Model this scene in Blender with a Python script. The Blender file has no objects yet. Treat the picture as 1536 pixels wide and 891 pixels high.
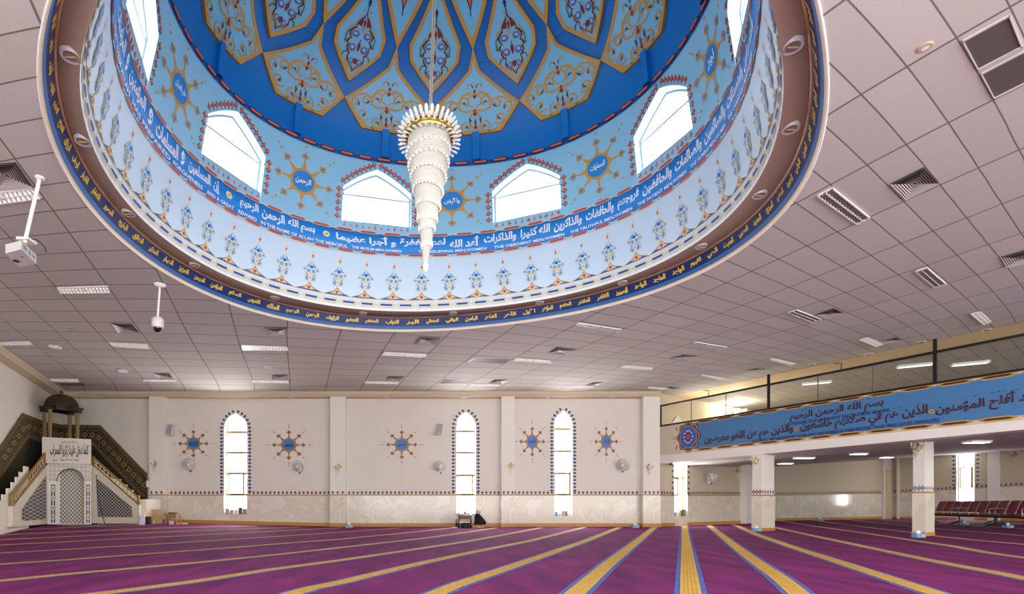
import bpy, bmesh, math, random
from mathutils import Vector
from mathutils.geometry import tessellate_polygon
random.seed(7)
PI = math.pi
SC = bpy.context.scene
COL = SC.collection
F, CX, CY, EYE, HC = 785.0, 650.0, 757.0, .76, 4.61

# ------------------------------------------------------------------ measuring helpers
def W(px, py, Y):
    return Vector(((px - CX) / F * Y, Y, EYE + (CY - py) / F * Y))
def on_h(px, py, h):          # point at height h above the eye
    Y = F * h / (CY - py)
    return Vector(((px - CX) / F * Y, Y, EYE + h))
def lerp(a, b, t): return a + (b - a) * t
def interp(x, xs, ys):
    if x <= xs[0]: return ys[0]
    for i in range(1, len(xs)):
        if x <= xs[i]: return lerp(ys[i-1], ys[i], (x - xs[i-1]) / (xs[i] - xs[i-1]))
    return ys[-1]
def sstep(x):
    x = min(1, max(0, x)); return x * x * (3 - 2 * x)
def floor_z(X, Y):
    return .15 * sstep((-X - 2) / 9) * sstep((Y - 9) / 7)

# ------------------------------------------------------------------ materials
MATS = {}
def srgb(h):
    h = h.lstrip('#'); v = [int(h[i:i+2], 16) / 255 for i in (0, 2, 4)]
    return tuple(c / 12.92 if c <= .04045 else ((c + .055) / 1.055) ** 2.4 for c in v) + (1,)
def mat(name, col, rough=.6, metal=0, emit=0, noise=0, scale=8, spec=.5, ecol=None, bump=0):
    if name in MATS: return MATS[name]
    m = bpy.data.materials.new(name); m.use_nodes = True
    nt = m.node_tree; b = nt.nodes['Principled BSDF']
    c = srgb(col) if isinstance(col, str) else col
    b.inputs['Base Color'].default_value = c
    b.inputs['Roughness'].default_value = rough
    b.inputs['Metallic'].default_value = metal
    b.inputs['Specular IOR Level'].default_value = spec
    if emit:
        b.inputs['Emission Color'].default_value = srgb(ecol) if ecol else c
        b.inputs['Emission Strength'].default_value = emit
    if noise or bump:
        tc = nt.nodes.new('ShaderNodeTexCoord'); n = nt.nodes.new('ShaderNodeTexNoise')
        n.inputs['Scale'].default_value = scale; n.inputs['Detail'].default_value = 5
        nt.links.new(tc.outputs['Object'], n.inputs['Vector'])
        if noise:
            r = nt.nodes.new('ShaderNodeValToRGB')
            r.color_ramp.elements[0].position = .3; r.color_ramp.elements[1].position = .7
            r.color_ramp.elements[0].color = tuple(x * (1 - noise) for x in c[:3]) + (1,)
            r.color_ramp.elements[1].color = tuple(min(1, x * (1 + noise)) for x in c[:3]) + (1,)
            nt.links.new(n.outputs['Fac'], r.inputs['Fac']); nt.links.new(r.outputs['Color'], b.inputs['Base Color'])
        if bump:
            bp = nt.nodes.new('ShaderNodeBump'); bp.inputs['Strength'].default_value = bump
            nt.links.new(n.outputs['Fac'], bp.inputs['Height']); nt.links.new(bp.outputs['Normal'], b.inputs['Normal'])
    MATS[name] = m
    return m
def mnode(nt, op, a, b=None, c=None):
    n = nt.nodes.new('ShaderNodeMath'); n.operation = op
    for i, v in enumerate((a, b, c)):
        if v is None: continue
        if isinstance(v, (int, float)): n.inputs[i].default_value = v
        else: nt.links.new(v, n.inputs[i])
    return n.outputs[0]
def mixc(nt, fac, a, b):
    n = nt.nodes.new('ShaderNodeMix'); n.data_type = 'RGBA'
    if isinstance(fac, (int, float)): n.inputs[0].default_value = fac
    else: nt.links.new(fac, n.inputs[0])
    for i, v in ((6, a), (7, b)):
        if isinstance(v, tuple): n.inputs[i].default_value = v
        else: nt.links.new(v, n.inputs[i])
    return n.outputs[2]
def base_nt(name, rough=.6):
    m = bpy.data.materials.new(name); m.use_nodes = True; nt = m.node_tree
    b = nt.nodes['Principled BSDF']; b.inputs['Roughness'].default_value = rough
    MATS[name] = m
    return m, nt, b
def ceiling_mat():
    m, nt, b = base_nt('ceiling tiles in a dark tee grid', .85)
    uv = nt.nodes.new('ShaderNodeUVMap'); sp = nt.nodes.new('ShaderNodeSeparateXYZ')
    nt.links.new(uv.outputs[0], sp.inputs[0])
    fu = mnode(nt, 'ABSOLUTE', mnode(nt, 'SUBTRACT', mnode(nt, 'FRACT', mnode(nt, 'ADD', sp.outputs[0], .5)), .5))
    fv = mnode(nt, 'ABSOLUTE', mnode(nt, 'SUBTRACT', mnode(nt, 'FRACT', mnode(nt, 'ADD', sp.outputs[1], .5)), .5))
    lu = mnode(nt, 'LESS_THAN', fu, .011); lv = mnode(nt, 'LESS_THAN', fv, .02)
    line = mnode(nt, 'MAXIMUM', lu, lv)
    wn = nt.nodes.new('ShaderNodeTexWhiteNoise'); wn.noise_dimensions = '2D'
    fl = nt.nodes.new('ShaderNodeVectorMath'); fl.operation = 'FLOOR'
    nt.links.new(uv.outputs[0], fl.inputs[0]); nt.links.new(fl.outputs[0], wn.inputs['Vector'])
    tile = mixc(nt, wn.outputs['Value'], srgb('#bebab5'), srgb('#c7c3be'))
    tc = nt.nodes.new('ShaderNodeTexCoord'); no = nt.nodes.new('ShaderNodeTexNoise'); no.inputs['Scale'].default_value = 60
    nt.links.new(tc.outputs['Object'], no.inputs['Vector'])
    sp2 = mnode(nt, 'MULTIPLY', mnode(nt, 'LESS_THAN', no.outputs['Fac'], .36), .18)
    tile = mixc(nt, sp2, tile, srgb('#8d8583'))
    nt.links.new(mixc(nt, line, tile, srgb('#766e69')), b.inputs['Base Color'])
    return m
def marble_mat():
    m, nt, b = base_nt('polished cream marble', .13)
    tc = nt.nodes.new('ShaderNodeTexCoord')
    n1 = nt.nodes.new('ShaderNodeTexNoise'); n1.inputs['Scale'].default_value = 2.2; n1.inputs['Detail'].default_value = 9; n1.inputs['Distortion'].default_value = .6
    nt.links.new(tc.outputs['Object'], n1.inputs['Vector'])
    r = nt.nodes.new('ShaderNodeValToRGB'); e = r.color_ramp.elements
    e[0].position = .3; e[0].color = srgb('#dcd4c2'); e[1].position = .62; e[1].color = srgb('#e4decf')
    k = e.new(.485); k.color = srgb('#ddd5c4'); k = e.new(.5); k.color = srgb('#cfc5b0'); k = e.new(.52); k.color = srgb('#e0d9c9')
    nt.links.new(n1.outputs['Fac'], r.inputs['Fac']); nt.links.new(r.outputs['Color'], b.inputs['Base Color'])
    return m
def carpet_mat(name, col, col2, sc=3):
    m, nt, b = base_nt(name, .95)
    b.inputs['Specular IOR Level'].default_value = .15
    tc = nt.nodes.new('ShaderNodeTexCoord')
    n1 = nt.nodes.new('ShaderNodeTexNoise'); n1.inputs['Scale'].default_value = sc; n1.inputs['Detail'].default_value = 7
    mp = nt.nodes.new('ShaderNodeMapping'); mp.inputs['Rotation'].default_value = (0, 0, .7); mp.inputs['Scale'].default_value = (1, .28, 1)
    nt.links.new(tc.outputs['Object'], mp.inputs[0]); nt.links.new(mp.outputs[0], n1.inputs['Vector'])
    r = nt.nodes.new('ShaderNodeValToRGB'); r.color_ramp.elements[0].position = .32; r.color_ramp.elements[1].position = .68
    r.color_ramp.elements[0].color = srgb(col2); r.color_ramp.elements[1].color = srgb(col)
    n2 = nt.nodes.new('ShaderNodeTexNoise'); n2.inputs['Scale'].default_value = 160
    nt.links.new(tc.outputs['Object'], n2.inputs['Vector'])
    nt.links.new(n1.outputs['Fac'], r.inputs['Fac'])
    dk = mnode(nt, 'MULTIPLY_ADD', n2.outputs['Fac'], .7, .65)
    vm = nt.nodes.new('ShaderNodeVectorMath'); vm.operation = 'SCALE'
    nt.links.new(r.outputs['Color'], vm.inputs[0]); nt.links.new(dk, vm.inputs['Scale'])
    nt.links.new(vm.outputs[0], b.inputs['Base Color'])
    return m
def lattice_mat(name, dark, light, k, rough=.4, diag=True, wd=.3, fn=None):
    m, nt, b = base_nt(name, rough)
    tc = nt.nodes.new('ShaderNodeTexCoord'); sp = nt.nodes.new('ShaderNodeSeparateXYZ')
    nt.links.new(tc.outputs['Object'], sp.inputs[0])
    hx = mnode(nt, 'ADD', sp.outputs[0], mnode(nt, 'MULTIPLY', sp.outputs[1], .62)); hz = sp.outputs[2]
    def wave(v, q): return mnode(nt, 'ABSOLUTE', mnode(nt, 'SINE', mnode(nt, 'MULTIPLY', v, q)))
    x, z = wave(hx, k), wave(hz, k)
    d1, d2 = wave(mnode(nt, 'ADD', hx, hz), k), wave(mnode(nt, 'SUBTRACT', hx, hz), k)
    st = mnode(nt, 'MINIMUM', mnode(nt, 'MINIMUM', d1, d2), mnode(nt, 'MAXIMUM', x, z) if diag else mnode(nt, 'MINIMUM', x, z))
    ln = mnode(nt, 'LESS_THAN', st, wd)
    dots = mnode(nt, 'LESS_THAN', mnode(nt, 'ADD', x, z), .45)
    nt.links.new(mixc(nt, mnode(nt, 'MAXIMUM', ln, dots), srgb(dark), srgb(light)), b.inputs['Base Color'])
    return m
def tapestry_mat(name, a, bcol, c, k):
    m, nt, b = base_nt(name, .9)
    tc = nt.nodes.new('ShaderNodeTexCoord')
    v = nt.nodes.new('ShaderNodeTexVoronoi'); v.inputs['Scale'].default_value = k
    n = nt.nodes.new('ShaderNodeTexNoise'); n.inputs['Scale'].default_value = k * 2.2; n.inputs['Detail'].default_value = 3
    nt.links.new(tc.outputs['Object'], v.inputs['Vector']); nt.links.new(tc.outputs['Object'], n.inputs['Vector'])
    f = mnode(nt, 'FRACT', mnode(nt, 'MULTIPLY', mnode(nt, 'ADD', v.outputs['Distance'], mnode(nt, 'MULTIPLY', n.outputs['Fac'], .5)), 4))
    g = mixc(nt, mnode(nt, 'GREATER_THAN', f, .5), srgb(a), srgb(bcol))
    g = mixc(nt, mnode(nt, 'GREATER_THAN', n.outputs['Fac'], .6), g, srgb(c))
    nt.links.new(g, b.inputs['Base Color'])
    return m
def glass_mat():
    m = bpy.data.materials.new('thin clear glass'); m.use_nodes = True; nt = m.node_tree
    nt.nodes.clear(); o = nt.nodes.new('ShaderNodeOutputMaterial')
    t = nt.nodes.new('ShaderNodeBsdfTransparent'); t.inputs[0].default_value = (.86, .87, .86, 1)
    g = nt.nodes.new('ShaderNodeBsdfGlossy'); g.inputs['Roughness'].default_value = .02
    mx = nt.nodes.new('ShaderNodeMixShader'); mx.inputs[0].default_value = .08
    nt.links.new(t.outputs[0], mx.inputs[1]); nt.links.new(g.outputs[0], mx.inputs[2]); nt.links.new(mx.outputs[0], o.inputs[0])
    MATS['glass'] = m
    return m

WALL = mat('painted warm white plaster', '#dfd9cf', .75, noise=.02, scale=3)
WALLB = mat('painted beige plaster', '#c9bea6', .75)
PIL = mat('pilaster white paint', '#e8e4dc', .7)
CORN = mat('cornice cream paint', '#cdbd9f', .6)
BEAM = mat('beam white paint', '#ece8e2', .5)
TRIMG = mat('ochre skirting board', '#c08a3c', .55)
GOLD = mat('ochre gold paint', '#cf9a3e', .5)
GOLDL = mat('pale gold paint', '#ecd08a', .55)
NAVY = mat('navy paint', '#1d2a5e', .5)
ORNB = mat('ornament cobalt paint', '#2f4fa0', .5)
ORANGE = mat('orange paint', '#f0622d', .5)
RED = mat('brick red paint', '#c9534a', .5)
MAROON = mat('maroon paint', '#7a1f33', .5)
GREEN = mat('emerald paint', '#0f7a63', .5)
DISC = mat('medallion sky blue paint', '#1688d8', .45)
DISCW = mat('medallion mid blue paint', '#3f78c0', .45)
SKY = mat('pale sky drum paint', '#cfe5f6', .55)
SKY2 = mat('light blue drum paint', '#8fcdea', .5)
BAND = mat('inscription band blue paint', '#1f8ee6', .5)
DOMEB = mat('dome royal blue paint', '#0078cc', .42)
PANEL = mat('panel light blue paint', '#7cc8ea', .35)
SIDEG = mat('panel side shadow ochre', '#a8802f', .5)  # frame gold darkened, shadow on the raised sides put into the colour
WHITE = mat('white lettering paint', '#f4f7fa', .5)
WHT = mat('white gloss paint', '#f2f1ee', .35)
YEL = mat('yellow lettering paint', '#f0d23a', .5)
RINGN = mat('ring navy paint', '#152f6e', .45)
RINGB = mat('ring navy lit tone', '#2f6fb8', .45)  # lower half of the navy ring, its light put into the colour
SOFF = mat('taupe soffit paint', '#a99580', .55)
BLACK = mat('black powder coat', '#141414', .4)
DK = mat('dark void', '#2c2a28', .7)
CHROME = mat('polished chrome', '#e2e2e6', .2, .55)
GLOW = mat('daylight behind frosted pane', '#ffffff', .5, emit=6.5)
GLOWD = mat('daylight behind dome pane', '#ffffff', .5, emit=1.4)
LAMP = mat('lamp diffuser', '#ffffff', .5, emit=2.2)
GLASS = glass_mat()
MARBLE = marble_mat()
CEIL = ceiling_mat()

# ------------------------------------------------------------------ mesh builder
class MB:
    def __init__(s): s.v = []; s.f = []; s.m = []
    def vert(s, p): s.v.append(tuple(p)); return len(s.v) - 1
    def face(s, pts, mi=0):
        i = [s.vert(p) for p in pts]; s.f.append(i); s.m.append(mi)
    def poly(s, pts, mi=0): s.face(pts, mi)
    def grid(s, rows, mi=0, close=False):
        n = len(rows[0]); b = len(s.v)
        for r in rows: s.v.extend(tuple(p) for p in r)
        for i in range(len(rows) - 1):
            for j in range(n if close else n - 1):
                k = (j + 1) % n
                s.f.append([b+i*n+j, b+i*n+k, b+(i+1)*n+k, b+(i+1)*n+j]); s.m.append(mi)
    def hexa(s, P, mi=0):     # 8 points: bottom 4, top 4
        b = len(s.v); s.v.extend(tuple(p) for p in P)
        for q in ((0,3,2,1),(4,5,6,7),(0,1,5,4),(1,2,6,5),(2,3,7,6),(3,0,4,7)):
            s.f.append([b+k for k in q]); s.m.append(mi)
    def box(s, c, d, rz=0, mi=0, tilt=0):
        P = []
        cz, sz = math.cos(rz), math.sin(rz); ct, st = math.cos(tilt), math.sin(tilt)
        for z in (-1, 1):
            for x, y in ((-1,-1),(1,-1),(1,1),(-1,1)):
                X, Y, Z = x*d[0]/2, y*d[1]/2, z*d[2]/2
                Y, Z = Y*ct - Z*st, Y*st + Z*ct
                P.append((c[0]+X*cz-Y*sz, c[1]+X*sz+Y*cz, c[2]+Z))
        s.hexa(P, mi)
    def prism(s, poly, ext, mi=0):   # poly: list of 3D points, extruded by vector ext
        e = Vector(ext); A = [Vector(p) for p in poly]; B = [p + e for p in A]; n = len(A)
        s.face(A, mi); s.face(B[::-1], mi)
        for i in range(n): s.face([A[i], A[(i+1)%n], B[(i+1)%n], B[i]], mi)
    def tube(s, pts, r, n=8, mi=0, cap=True):
        pts = [Vector(p) for p in pts]; rows = []
        up = Vector((0, 0, 1))
        for i, p in enumerate(pts):
            t = (pts[min(i+1, len(pts)-1)] - pts[max(i-1, 0)]).normalized()
            a = t.cross(up)
            if a.length < 1e-3: a = t.cross(Vector((1, 0, 0)))
            a.normalize(); b = t.cross(a)
            rr = r[i] if isinstance(r, (list, tuple)) else r
            rows.append([p + (a*math.cos(2*PI*k/n) + b*math.sin(2*PI*k/n))*rr for k in range(n)])
        s.grid(rows, mi, True)
        if cap: s.face(rows[0], mi); s.face(rows[-1][::-1], mi)
    def lathe(s, prof, c=(0,0,0), n=24, mi=0, shear=(0,0)):
        rows = []
        for r, z in prof:
            rows.append([(c[0]+r*math.cos(2*PI*k/n)+shear[0]*z, c[1]+r*math.sin(2*PI*k/n)+shear[1]*z, c[2]+z) for k in range(n)])
        s.grid(rows, mi, True)
    def ball(s, c, r, n=8, mi=0, sc=(1,1,1)):
        rows = []
        for i in range(n//2 + 1):
            a = -PI/2 + PI*i/(n//2)
            rows.append([(c[0]+r*sc[0]*math.cos(a)*math.cos(2*PI*k/n), c[1]+r*sc[1]*math.cos(a)*math.sin(2*PI*k/n), c[2]+r*sc[2]*math.sin(a)) for k in range(n)])
        s.grid(rows, mi, True)
    def build(s, name, mats, parent=None, smooth=False, world=True, uv=None, label=None, kind=None):
        me = bpy.data.meshes.new(name)
        off = Vector((0, 0, 0)); p = parent
        if world:
            while p is not None: off += p.location; p = p.parent
        me.from_pydata([tuple(Vector(q) - off) for q in s.v] if world and off.length else s.v, [], s.f)
        for m in (mats if isinstance(mats, (list, tuple)) else [mats]): me.materials.append(m)
        for pl, k in zip(me.polygons, s.m): pl.material_index = k; pl.use_smooth = smooth
        if uv is not None:
            ul = me.uv_layers.new(name='UVMap')
            for lp in me.loops: ul.data[lp.index].uv = uv[lp.vertex_index]
        me.update()
        o = bpy.data.objects.new(name, me); COL.objects.link(o)
        if parent: o.parent = parent
        if label: o['label'] = label
        if kind: o['kind'] = kind
        return o
def tag(o, label, cat, group=None):
    o['label'] = label; o['category'] = cat
    if group: o['group'] = group
    return o
def struct(o, label=None):
    o['kind'] = 'structure'
    if label: o['label'] = label
    return o
def thing(name, label, cat, loc, group=None, rz=0):
    o = bpy.data.objects.new(name, None); COL.objects.link(o); o.location = loc; o.rotation_euler = (0, 0, rz)
    o.empty_display_size = .1
    return tag(o, label, cat, group)
def sthing(name, loc, label=None):
    o = bpy.data.objects.new(name, None); COL.objects.link(o); o.location = loc; o.empty_display_size = .1
    return struct(o, label)
def dup(root, loc, rz=None, label=None, group=None):
    r = root.copy(); COL.objects.link(r); r.location = loc
    if rz is not None: r.rotation_euler = (0, 0, rz)
    if label: r['label'] = label
    if group: r['group'] = group
    for ch in list(root.children):
        c = ch.copy(); COL.objects.link(c); c.parent = r
        for g in ch.children:
            d = g.copy(); COL.objects.link(d); d.parent = c
    return r

# ------------------------------------------------------------------ flat painted patterns
class Paint:
    """2D shapes (metres on the surface) carried onto a surface by mapf(x, y, layer)."""
    def __init__(s, mapf): s.map = mapf; s.mb = MB(); s.mats = []
    def mi(s, m):
        if m not in s.mats: s.mats.append(m)
        return s.mats.index(m)
    def poly(s, pts, m, layer=1, tr=None):
        if tr: pts = [tr(*p) for p in pts]
        s.mb.face([s.map(x, y, layer) for x, y in pts], s.mi(m))
    def disc(s, cx, cy, rx, ry, m, layer=1, n=20, tr=None):
        s.poly([(cx+rx*math.cos(2*PI*k/n), cy+ry*math.sin(2*PI*k/n)) for k in range(n)], m, layer, tr)
    def stroke(s, pts, w, m, layer=1, closed=False, tr=None, taper=False):
        n = len(pts)
        if n < 2: return
        L = []; R = []
        for i in range(n):
            a = pts[(i-1) % n] if closed or i > 0 else pts[i]; b = pts[(i+1) % n] if closed or i < n-1 else pts[i]
            dx, dy = b[0]-a[0], b[1]-a[1]; l = math.hypot(dx, dy) or 1
            ww = w * ((.25 + .75*math.sin(PI*i/(n-1))) if taper and n > 2 else 1)
            nx, ny = -dy/l*ww/2, dx/l*ww/2
            L.append((pts[i][0]+nx, pts[i][1]+ny)); R.append((pts[i][0]-nx, pts[i][1]-ny))
        if tr: L = [tr(*p) for p in L]; R = [tr(*p) for p in R]
        if closed: L.append(L[0]); R.append(R[0])
        s.mb.grid([[s.map(x, y, layer) for x, y in L], [s.map(x, y, layer) for x, y in R]], s.mi(m))
    def text(s, tv, tf, m, box, layer=2, tr=None):     # tv normalised to 0..1 box
        x0, y0, x1, y1 = box; b = len(s.mb.v); k = s.mi(m)
        for x, y in tv:
            q = (lerp(x0, x1, x), lerp(y0, y1, y))
            if tr: q = tr(*q)
            s.mb.v.append(tuple(s.map(q[0], q[1], layer)))
        for f in tf: s.mb.f.append([b+i for i in f]); s.mb.m.append(k)
    def build(s, name, parent=None, label=None):
        return s.mb.build(name, s.mats, parent, label=label)

# ------------------------------------------------------------------ lettering
AR = {'ا':(0xFE8D,0xFE8E),'أ':(0xFE83,0xFE84),'إ':(0xFE87,0xFE88),'آ':(0xFE81,0xFE82),'ب':(0xFE8F,0xFE90,0xFE91,0xFE92),'ة':(0xFE93,0xFE94),
 'ت':(0xFE95,0xFE96,0xFE97,0xFE98),'ث':(0xFE99,0xFE9A,0xFE9B,0xFE9C),'ج':(0xFE9D,0xFE9E,0xFE9F,0xFEA0),'ح':(0xFEA1,0xFEA2,0xFEA3,0xFEA4),
 'خ':(0xFEA5,0xFEA6,0xFEA7,0xFEA8),'د':(0xFEA9,0xFEAA),'ذ':(0xFEAB,0xFEAC),'ر':(0xFEAD,0xFEAE),'ز':(0xFEAF,0xFEB0),'س':(0xFEB1,0xFEB2,0xFEB3,0xFEB4),
 'ش':(0xFEB5,0xFEB6,0xFEB7,0xFEB8),'ص':(0xFEB9,0xFEBA,0xFEBB,0xFEBC),'ض':(0xFEBD,0xFEBE,0xFEBF,0xFEC0),'ط':(0xFEC1,0xFEC2,0xFEC3,0xFEC4),
 'ظ':(0xFEC5,0xFEC6,0xFEC7,0xFEC8),'ع':(0xFEC9,0xFECA,0xFECB,0xFECC),'غ':(0xFECD,0xFECE,0xFECF,0xFED0),'ف':(0xFED1,0xFED2,0xFED3,0xFED4),
 'ق':(0xFED5,0xFED6,0xFED7,0xFED8),'ك':(0xFED9,0xFEDA,0xFEDB,0xFEDC),'ل':(0xFEDD,0xFEDE,0xFEDF,0xFEE0),'م':(0xFEE1,0xFEE2,0xFEE3,0xFEE4),
 'ن':(0xFEE5,0xFEE6,0xFEE7,0xFEE8),'ه':(0xFEE9,0xFEEA,0xFEEB,0xFEEC),'و':(0xFEED,0xFEEE),'ؤ':(0xFE85,0xFE86),'ى':(0xFEEF,0xFEF0),
 'ي':(0xFEF1,0xFEF2,0xFEF3,0xFEF4),'ئ':(0xFE89,0xFE8A,0xFE8B,0xFE8C),'ء':(0xFE80,)}
def shape_ar(t):
    out = []; prev = False; i = 0
    while i < len(t):
        ch = t[i]
        if ch == 'ل' and i+1 < len(t) and t[i+1] in 'اأإ':
            base = {'ا': 0xFEFB, 'أ': 0xFEF7, 'إ': 0xFEF9}[t[i+1]]
            out.append(chr(base + (1 if prev else 0))); prev = False; i += 2; continue
        f = AR.get(ch)
        if not f: out.append(ch); prev = False; i += 1; continue
        nxt = i+1 < len(t) and t[i+1] in AR and len(AR[t[i+1]]) >= 2
        dual = len(f) == 4
        if prev and dual and nxt: k = 3
        elif prev and len(f) > 1: k = 1
        elif dual and nxt: k = 2
        else: k = 0
        out.append(chr(f[k])); prev = dual and nxt; i += 1
    return ''.join(reversed(out))
TCACHE = {}
def text2d(s, bold=.012, arabic=None):
    if arabic is None: arabic = any(c in AR for c in s)
    key = (s, bold)
    if key in TCACHE: return TCACHE[key]
    cu = bpy.data.curves.new('lettering', 'FONT'); cu.body = shape_ar(s) if arabic else s
    cu.offset = bold; cu.resolution_u = 2
    o = bpy.data.objects.new('lettering', cu); COL.objects.link(o)
    dg = bpy.context.evaluated_depsgraph_get(); dg.update()
    ev = o.evaluated_get(dg); me = ev.to_mesh()
    vs = [(v.co.x, v.co.y) for v in me.vertices]; fs = [list(p.vertices) for p in me.polygons]
    ev.to_mesh_clear(); bpy.data.objects.remove(o); bpy.data.curves.remove(cu)
    if not vs: vs = [(0, 0), (1, 0), (1, 1)]; fs = []
    x0 = min(v[0] for v in vs); x1 = max(v[0] for v in vs); y0 = min(v[1] for v in vs); y1 = max(v[1] for v in vs)
    r = ([((x-x0)/(x1-x0 or 1), (y-y0)/(y1-y0 or 1)) for x, y in vs], fs, (x1-x0)/((y1-y0) or 1), x1 - x0)
    TCACHE[key] = r
    return r

# ------------------------------------------------------------------ camera, world, view
cam = bpy.data.cameras.new('camera'); cam.sensor_width = 36; cam.lens = F/1536*36
cam.shift_x = (768-CX)/1536; cam.shift_y = (CY-445.5)/1536; cam.clip_end = 200; cam.clip_start = .05
co = bpy.data.objects.new('camera', cam); COL.objects.link(co); co.location = (0, 0, EYE); co.rotation_euler = (PI/2, 0, 0)
SC.camera = co
w = bpy.data.worlds.new('overcast daylight'); SC.world = w; w.use_nodes = True
w.node_tree.nodes['Background'].inputs[0].default_value = (1, .985, .965, 1); w.node_tree.nodes['Background'].inputs[1].default_value = 1.7
SC.view_settings.view_transform = 'Standard'; SC.view_settings.look = 'None'
SC.view_settings.exposure = 2.0; SC.view_settings.gamma = 1; SC.view_settings.use_curve_mapping = False

# ------------------------------------------------------------------ dome shape (measured, slightly out of round)
DP = [785.0, 0.0037, 6.4652, 4.4754, 4.0024, 4.05, 5.1825, 6.9862, 5.691, 3.7465, 0.1467, 0.0032, 0.0203, -0.0098, -0.0408, -0.0058, -0.0044, -0.0061, 0.0301, -0.0082, -0.0168, -0.0074, 0.0055, -0.012, 0.002, -0.0081, 0.0133, -0.0106, -0.0307, -0.0043, 0.012, -0.003, -0.0007, -0.0047, 0.0082, 0.0069, 0.0079, -0.0082, -0.0209, 0.0129, 0.003, -0.0039, 0.0064, 0.0169, 0.019, 0.0111, -0.0044, 0.0003, -0.0086, 0.0114, 0.0112, -0.0001, 0.0281, 0.0028, -0.0229, -0.0009, 0.0032, 0.0018]
DX, DY = DP[1], DP[2]
def gk(i, a):
    return 1 + sum((DP[10+2*k]+DP[18+8*i+2*k])*math.cos((k+1)*a) + (DP[11+2*k]+DP[19+8*i+2*k])*math.sin((k+1)*a) for k in range(4))
CA = [-180,-126,-108,-90,-72,-54,-36,-18,0,18,36,54,72,90,108,126,180]
AA = [-178,-122,-105,-88,-69,-52.5,-34.25,-15.3,5,25,43,60.5,76.5,91.5,107.5,124,182]
def c2a(c):
    c0 = (c + 180) % 360 - 180
    return interp(c0, CA, AA) + (c - c0)
def ring_pt(c, h, off=0):
    a = math.radians(c2a(c)); r = DP[3]*gk(0, a) - off
    return Vector((DX + r*math.sin(a), DY + r*math.cos(a), EYE + h))
LH = [4.05, 5.1825, 5.691, 6.9862]
def drum_pt(c, h, off=0):
    ad = c2a(c); a = math.radians(ad)
    if h < 5.05: a += math.radians(3.0*math.sin(a)*(5.05-h))
    rs = [DP[4]*gk(1, a), DP[4]*gk(2, a), DP[4]*gk(4, a), DP[9]*gk(3, a)]
    r = interp(h, LH, rs) - off
    return Vector((DX + r*math.sin(a), DY + r*math.cos(a), EYE + h))
DB = 2.6
def dome_pt(c, ph, off=0):
    k = max(0, min(1.8, (ph-20)/17))
    c2 = c + (.9 - 2.3*math.sin(math.radians(c)))*k*(1 if ph < 55 else max(0, (90-ph)/35))
    a = math.radians(c2a(c2)); p = math.radians(ph)
    r = (DP[9]*gk(3, a) - off)*math.cos(p)
    return Vector((DX + r*math.sin(a), DY + r*math.cos(a) , EYE + DP[7] + (DB-off)*math.sin(p)))
LAY = .005
MD = 57.2958/4.45        # degrees per metre round the drum
def drum_map(c0, h0=0):
    return lambda x, y, l: drum_pt(c0 + x*MD, h0 + y, LAY*l)
def dome_map(c0, ph0, base):
    def f(x, y, l):
        ph = ph0 + math.degrees(y/3.0)
        return dome_pt(c0 + math.degrees(x/(4.2*math.cos(math.radians(ph0+ .6*(ph-ph0))))), ph, base + LAY*l)
    return f

# ------------------------------------------------------------------ shared ornaments
CREST = [(-.06,0),(-.08,.26),(-.27,.4),(-.31,.6),(-.15,.74),(0,1),(.15,.74),(.31,.6),(.27,.4),(.08,.26),(.06,0)]
def crest(P, cx, cy, ang, s, outer, inner, layer=1, sx=1):
    ca, sa = math.cos(ang), math.sin(ang)
    def tr(x, y): return (cx + (x*ca - y*sa)*sx, cy + x*sa + y*ca)
    P.poly([(x*s, y*s) for x, y in CREST], outer, layer, tr)
    P.poly([(0, .32*s), (.17*s, .52*s), (0, .82*s), (-.17*s, .52*s)], inner, layer+1, tr)
def medallion(P, r, sx, sy, gold, disc, tip, letter, word, reach=2.5):
    tr = lambda x, y: (x*sx, y*sy)
    pts = []
    for k in range(96):
        th = 2*PI*k/96; d = abs((math.degrees(th) + 22.5) % 45 - 22.5)
        rr = r*(1.22 + (reach-1.3)*max(0, 1-d/22.5)**5)
        pts.append((rr*math.cos(th), rr*math.sin(th)))
    P.poly(pts, gold, 1, tr)
    P.disc(0, 0, r, r, disc, 2, 28, tr)
    for k in range(8):
        a = k*PI/4; ca, sa = math.cos(a), math.sin(a)
        t2 = lambda x, y: tr(x*ca - y*sa, x*sa + y*ca)
        P.stroke([(r*1.5, 0), (r*reach*.85, 0)], r*.16, gold, 1, tr=t2)
        q = [(r*(reach-.5)+y*r*.95, x*r*1.25) for x, y in CREST[1:-1]]
        P.poly(q, gold, 2, t2)
        P.poly([(r*(reach-.2), 0), (r*(reach+.03), r*.15), (r*(reach+.27), 0), (r*(reach+.03), -r*.15)], tip, 3, t2)
        P.disc(r*(reach+.95), 0, r*.13, r*.13, gold, 1, 8, t2); P.disc(r*(reach+1.38), 0, r*.09, r*.09, gold, 1, 8, t2)
    tv, tf, asp, _ = text2d(word, .03)
    ww = min(1.45, .95*asp)*r; hh = ww/asp
    if hh < r*.7: hh = r*.7
    P.text(tv, tf, letter, (-ww/2, -hh/2, ww/2, hh/2), 3, tr)
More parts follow.
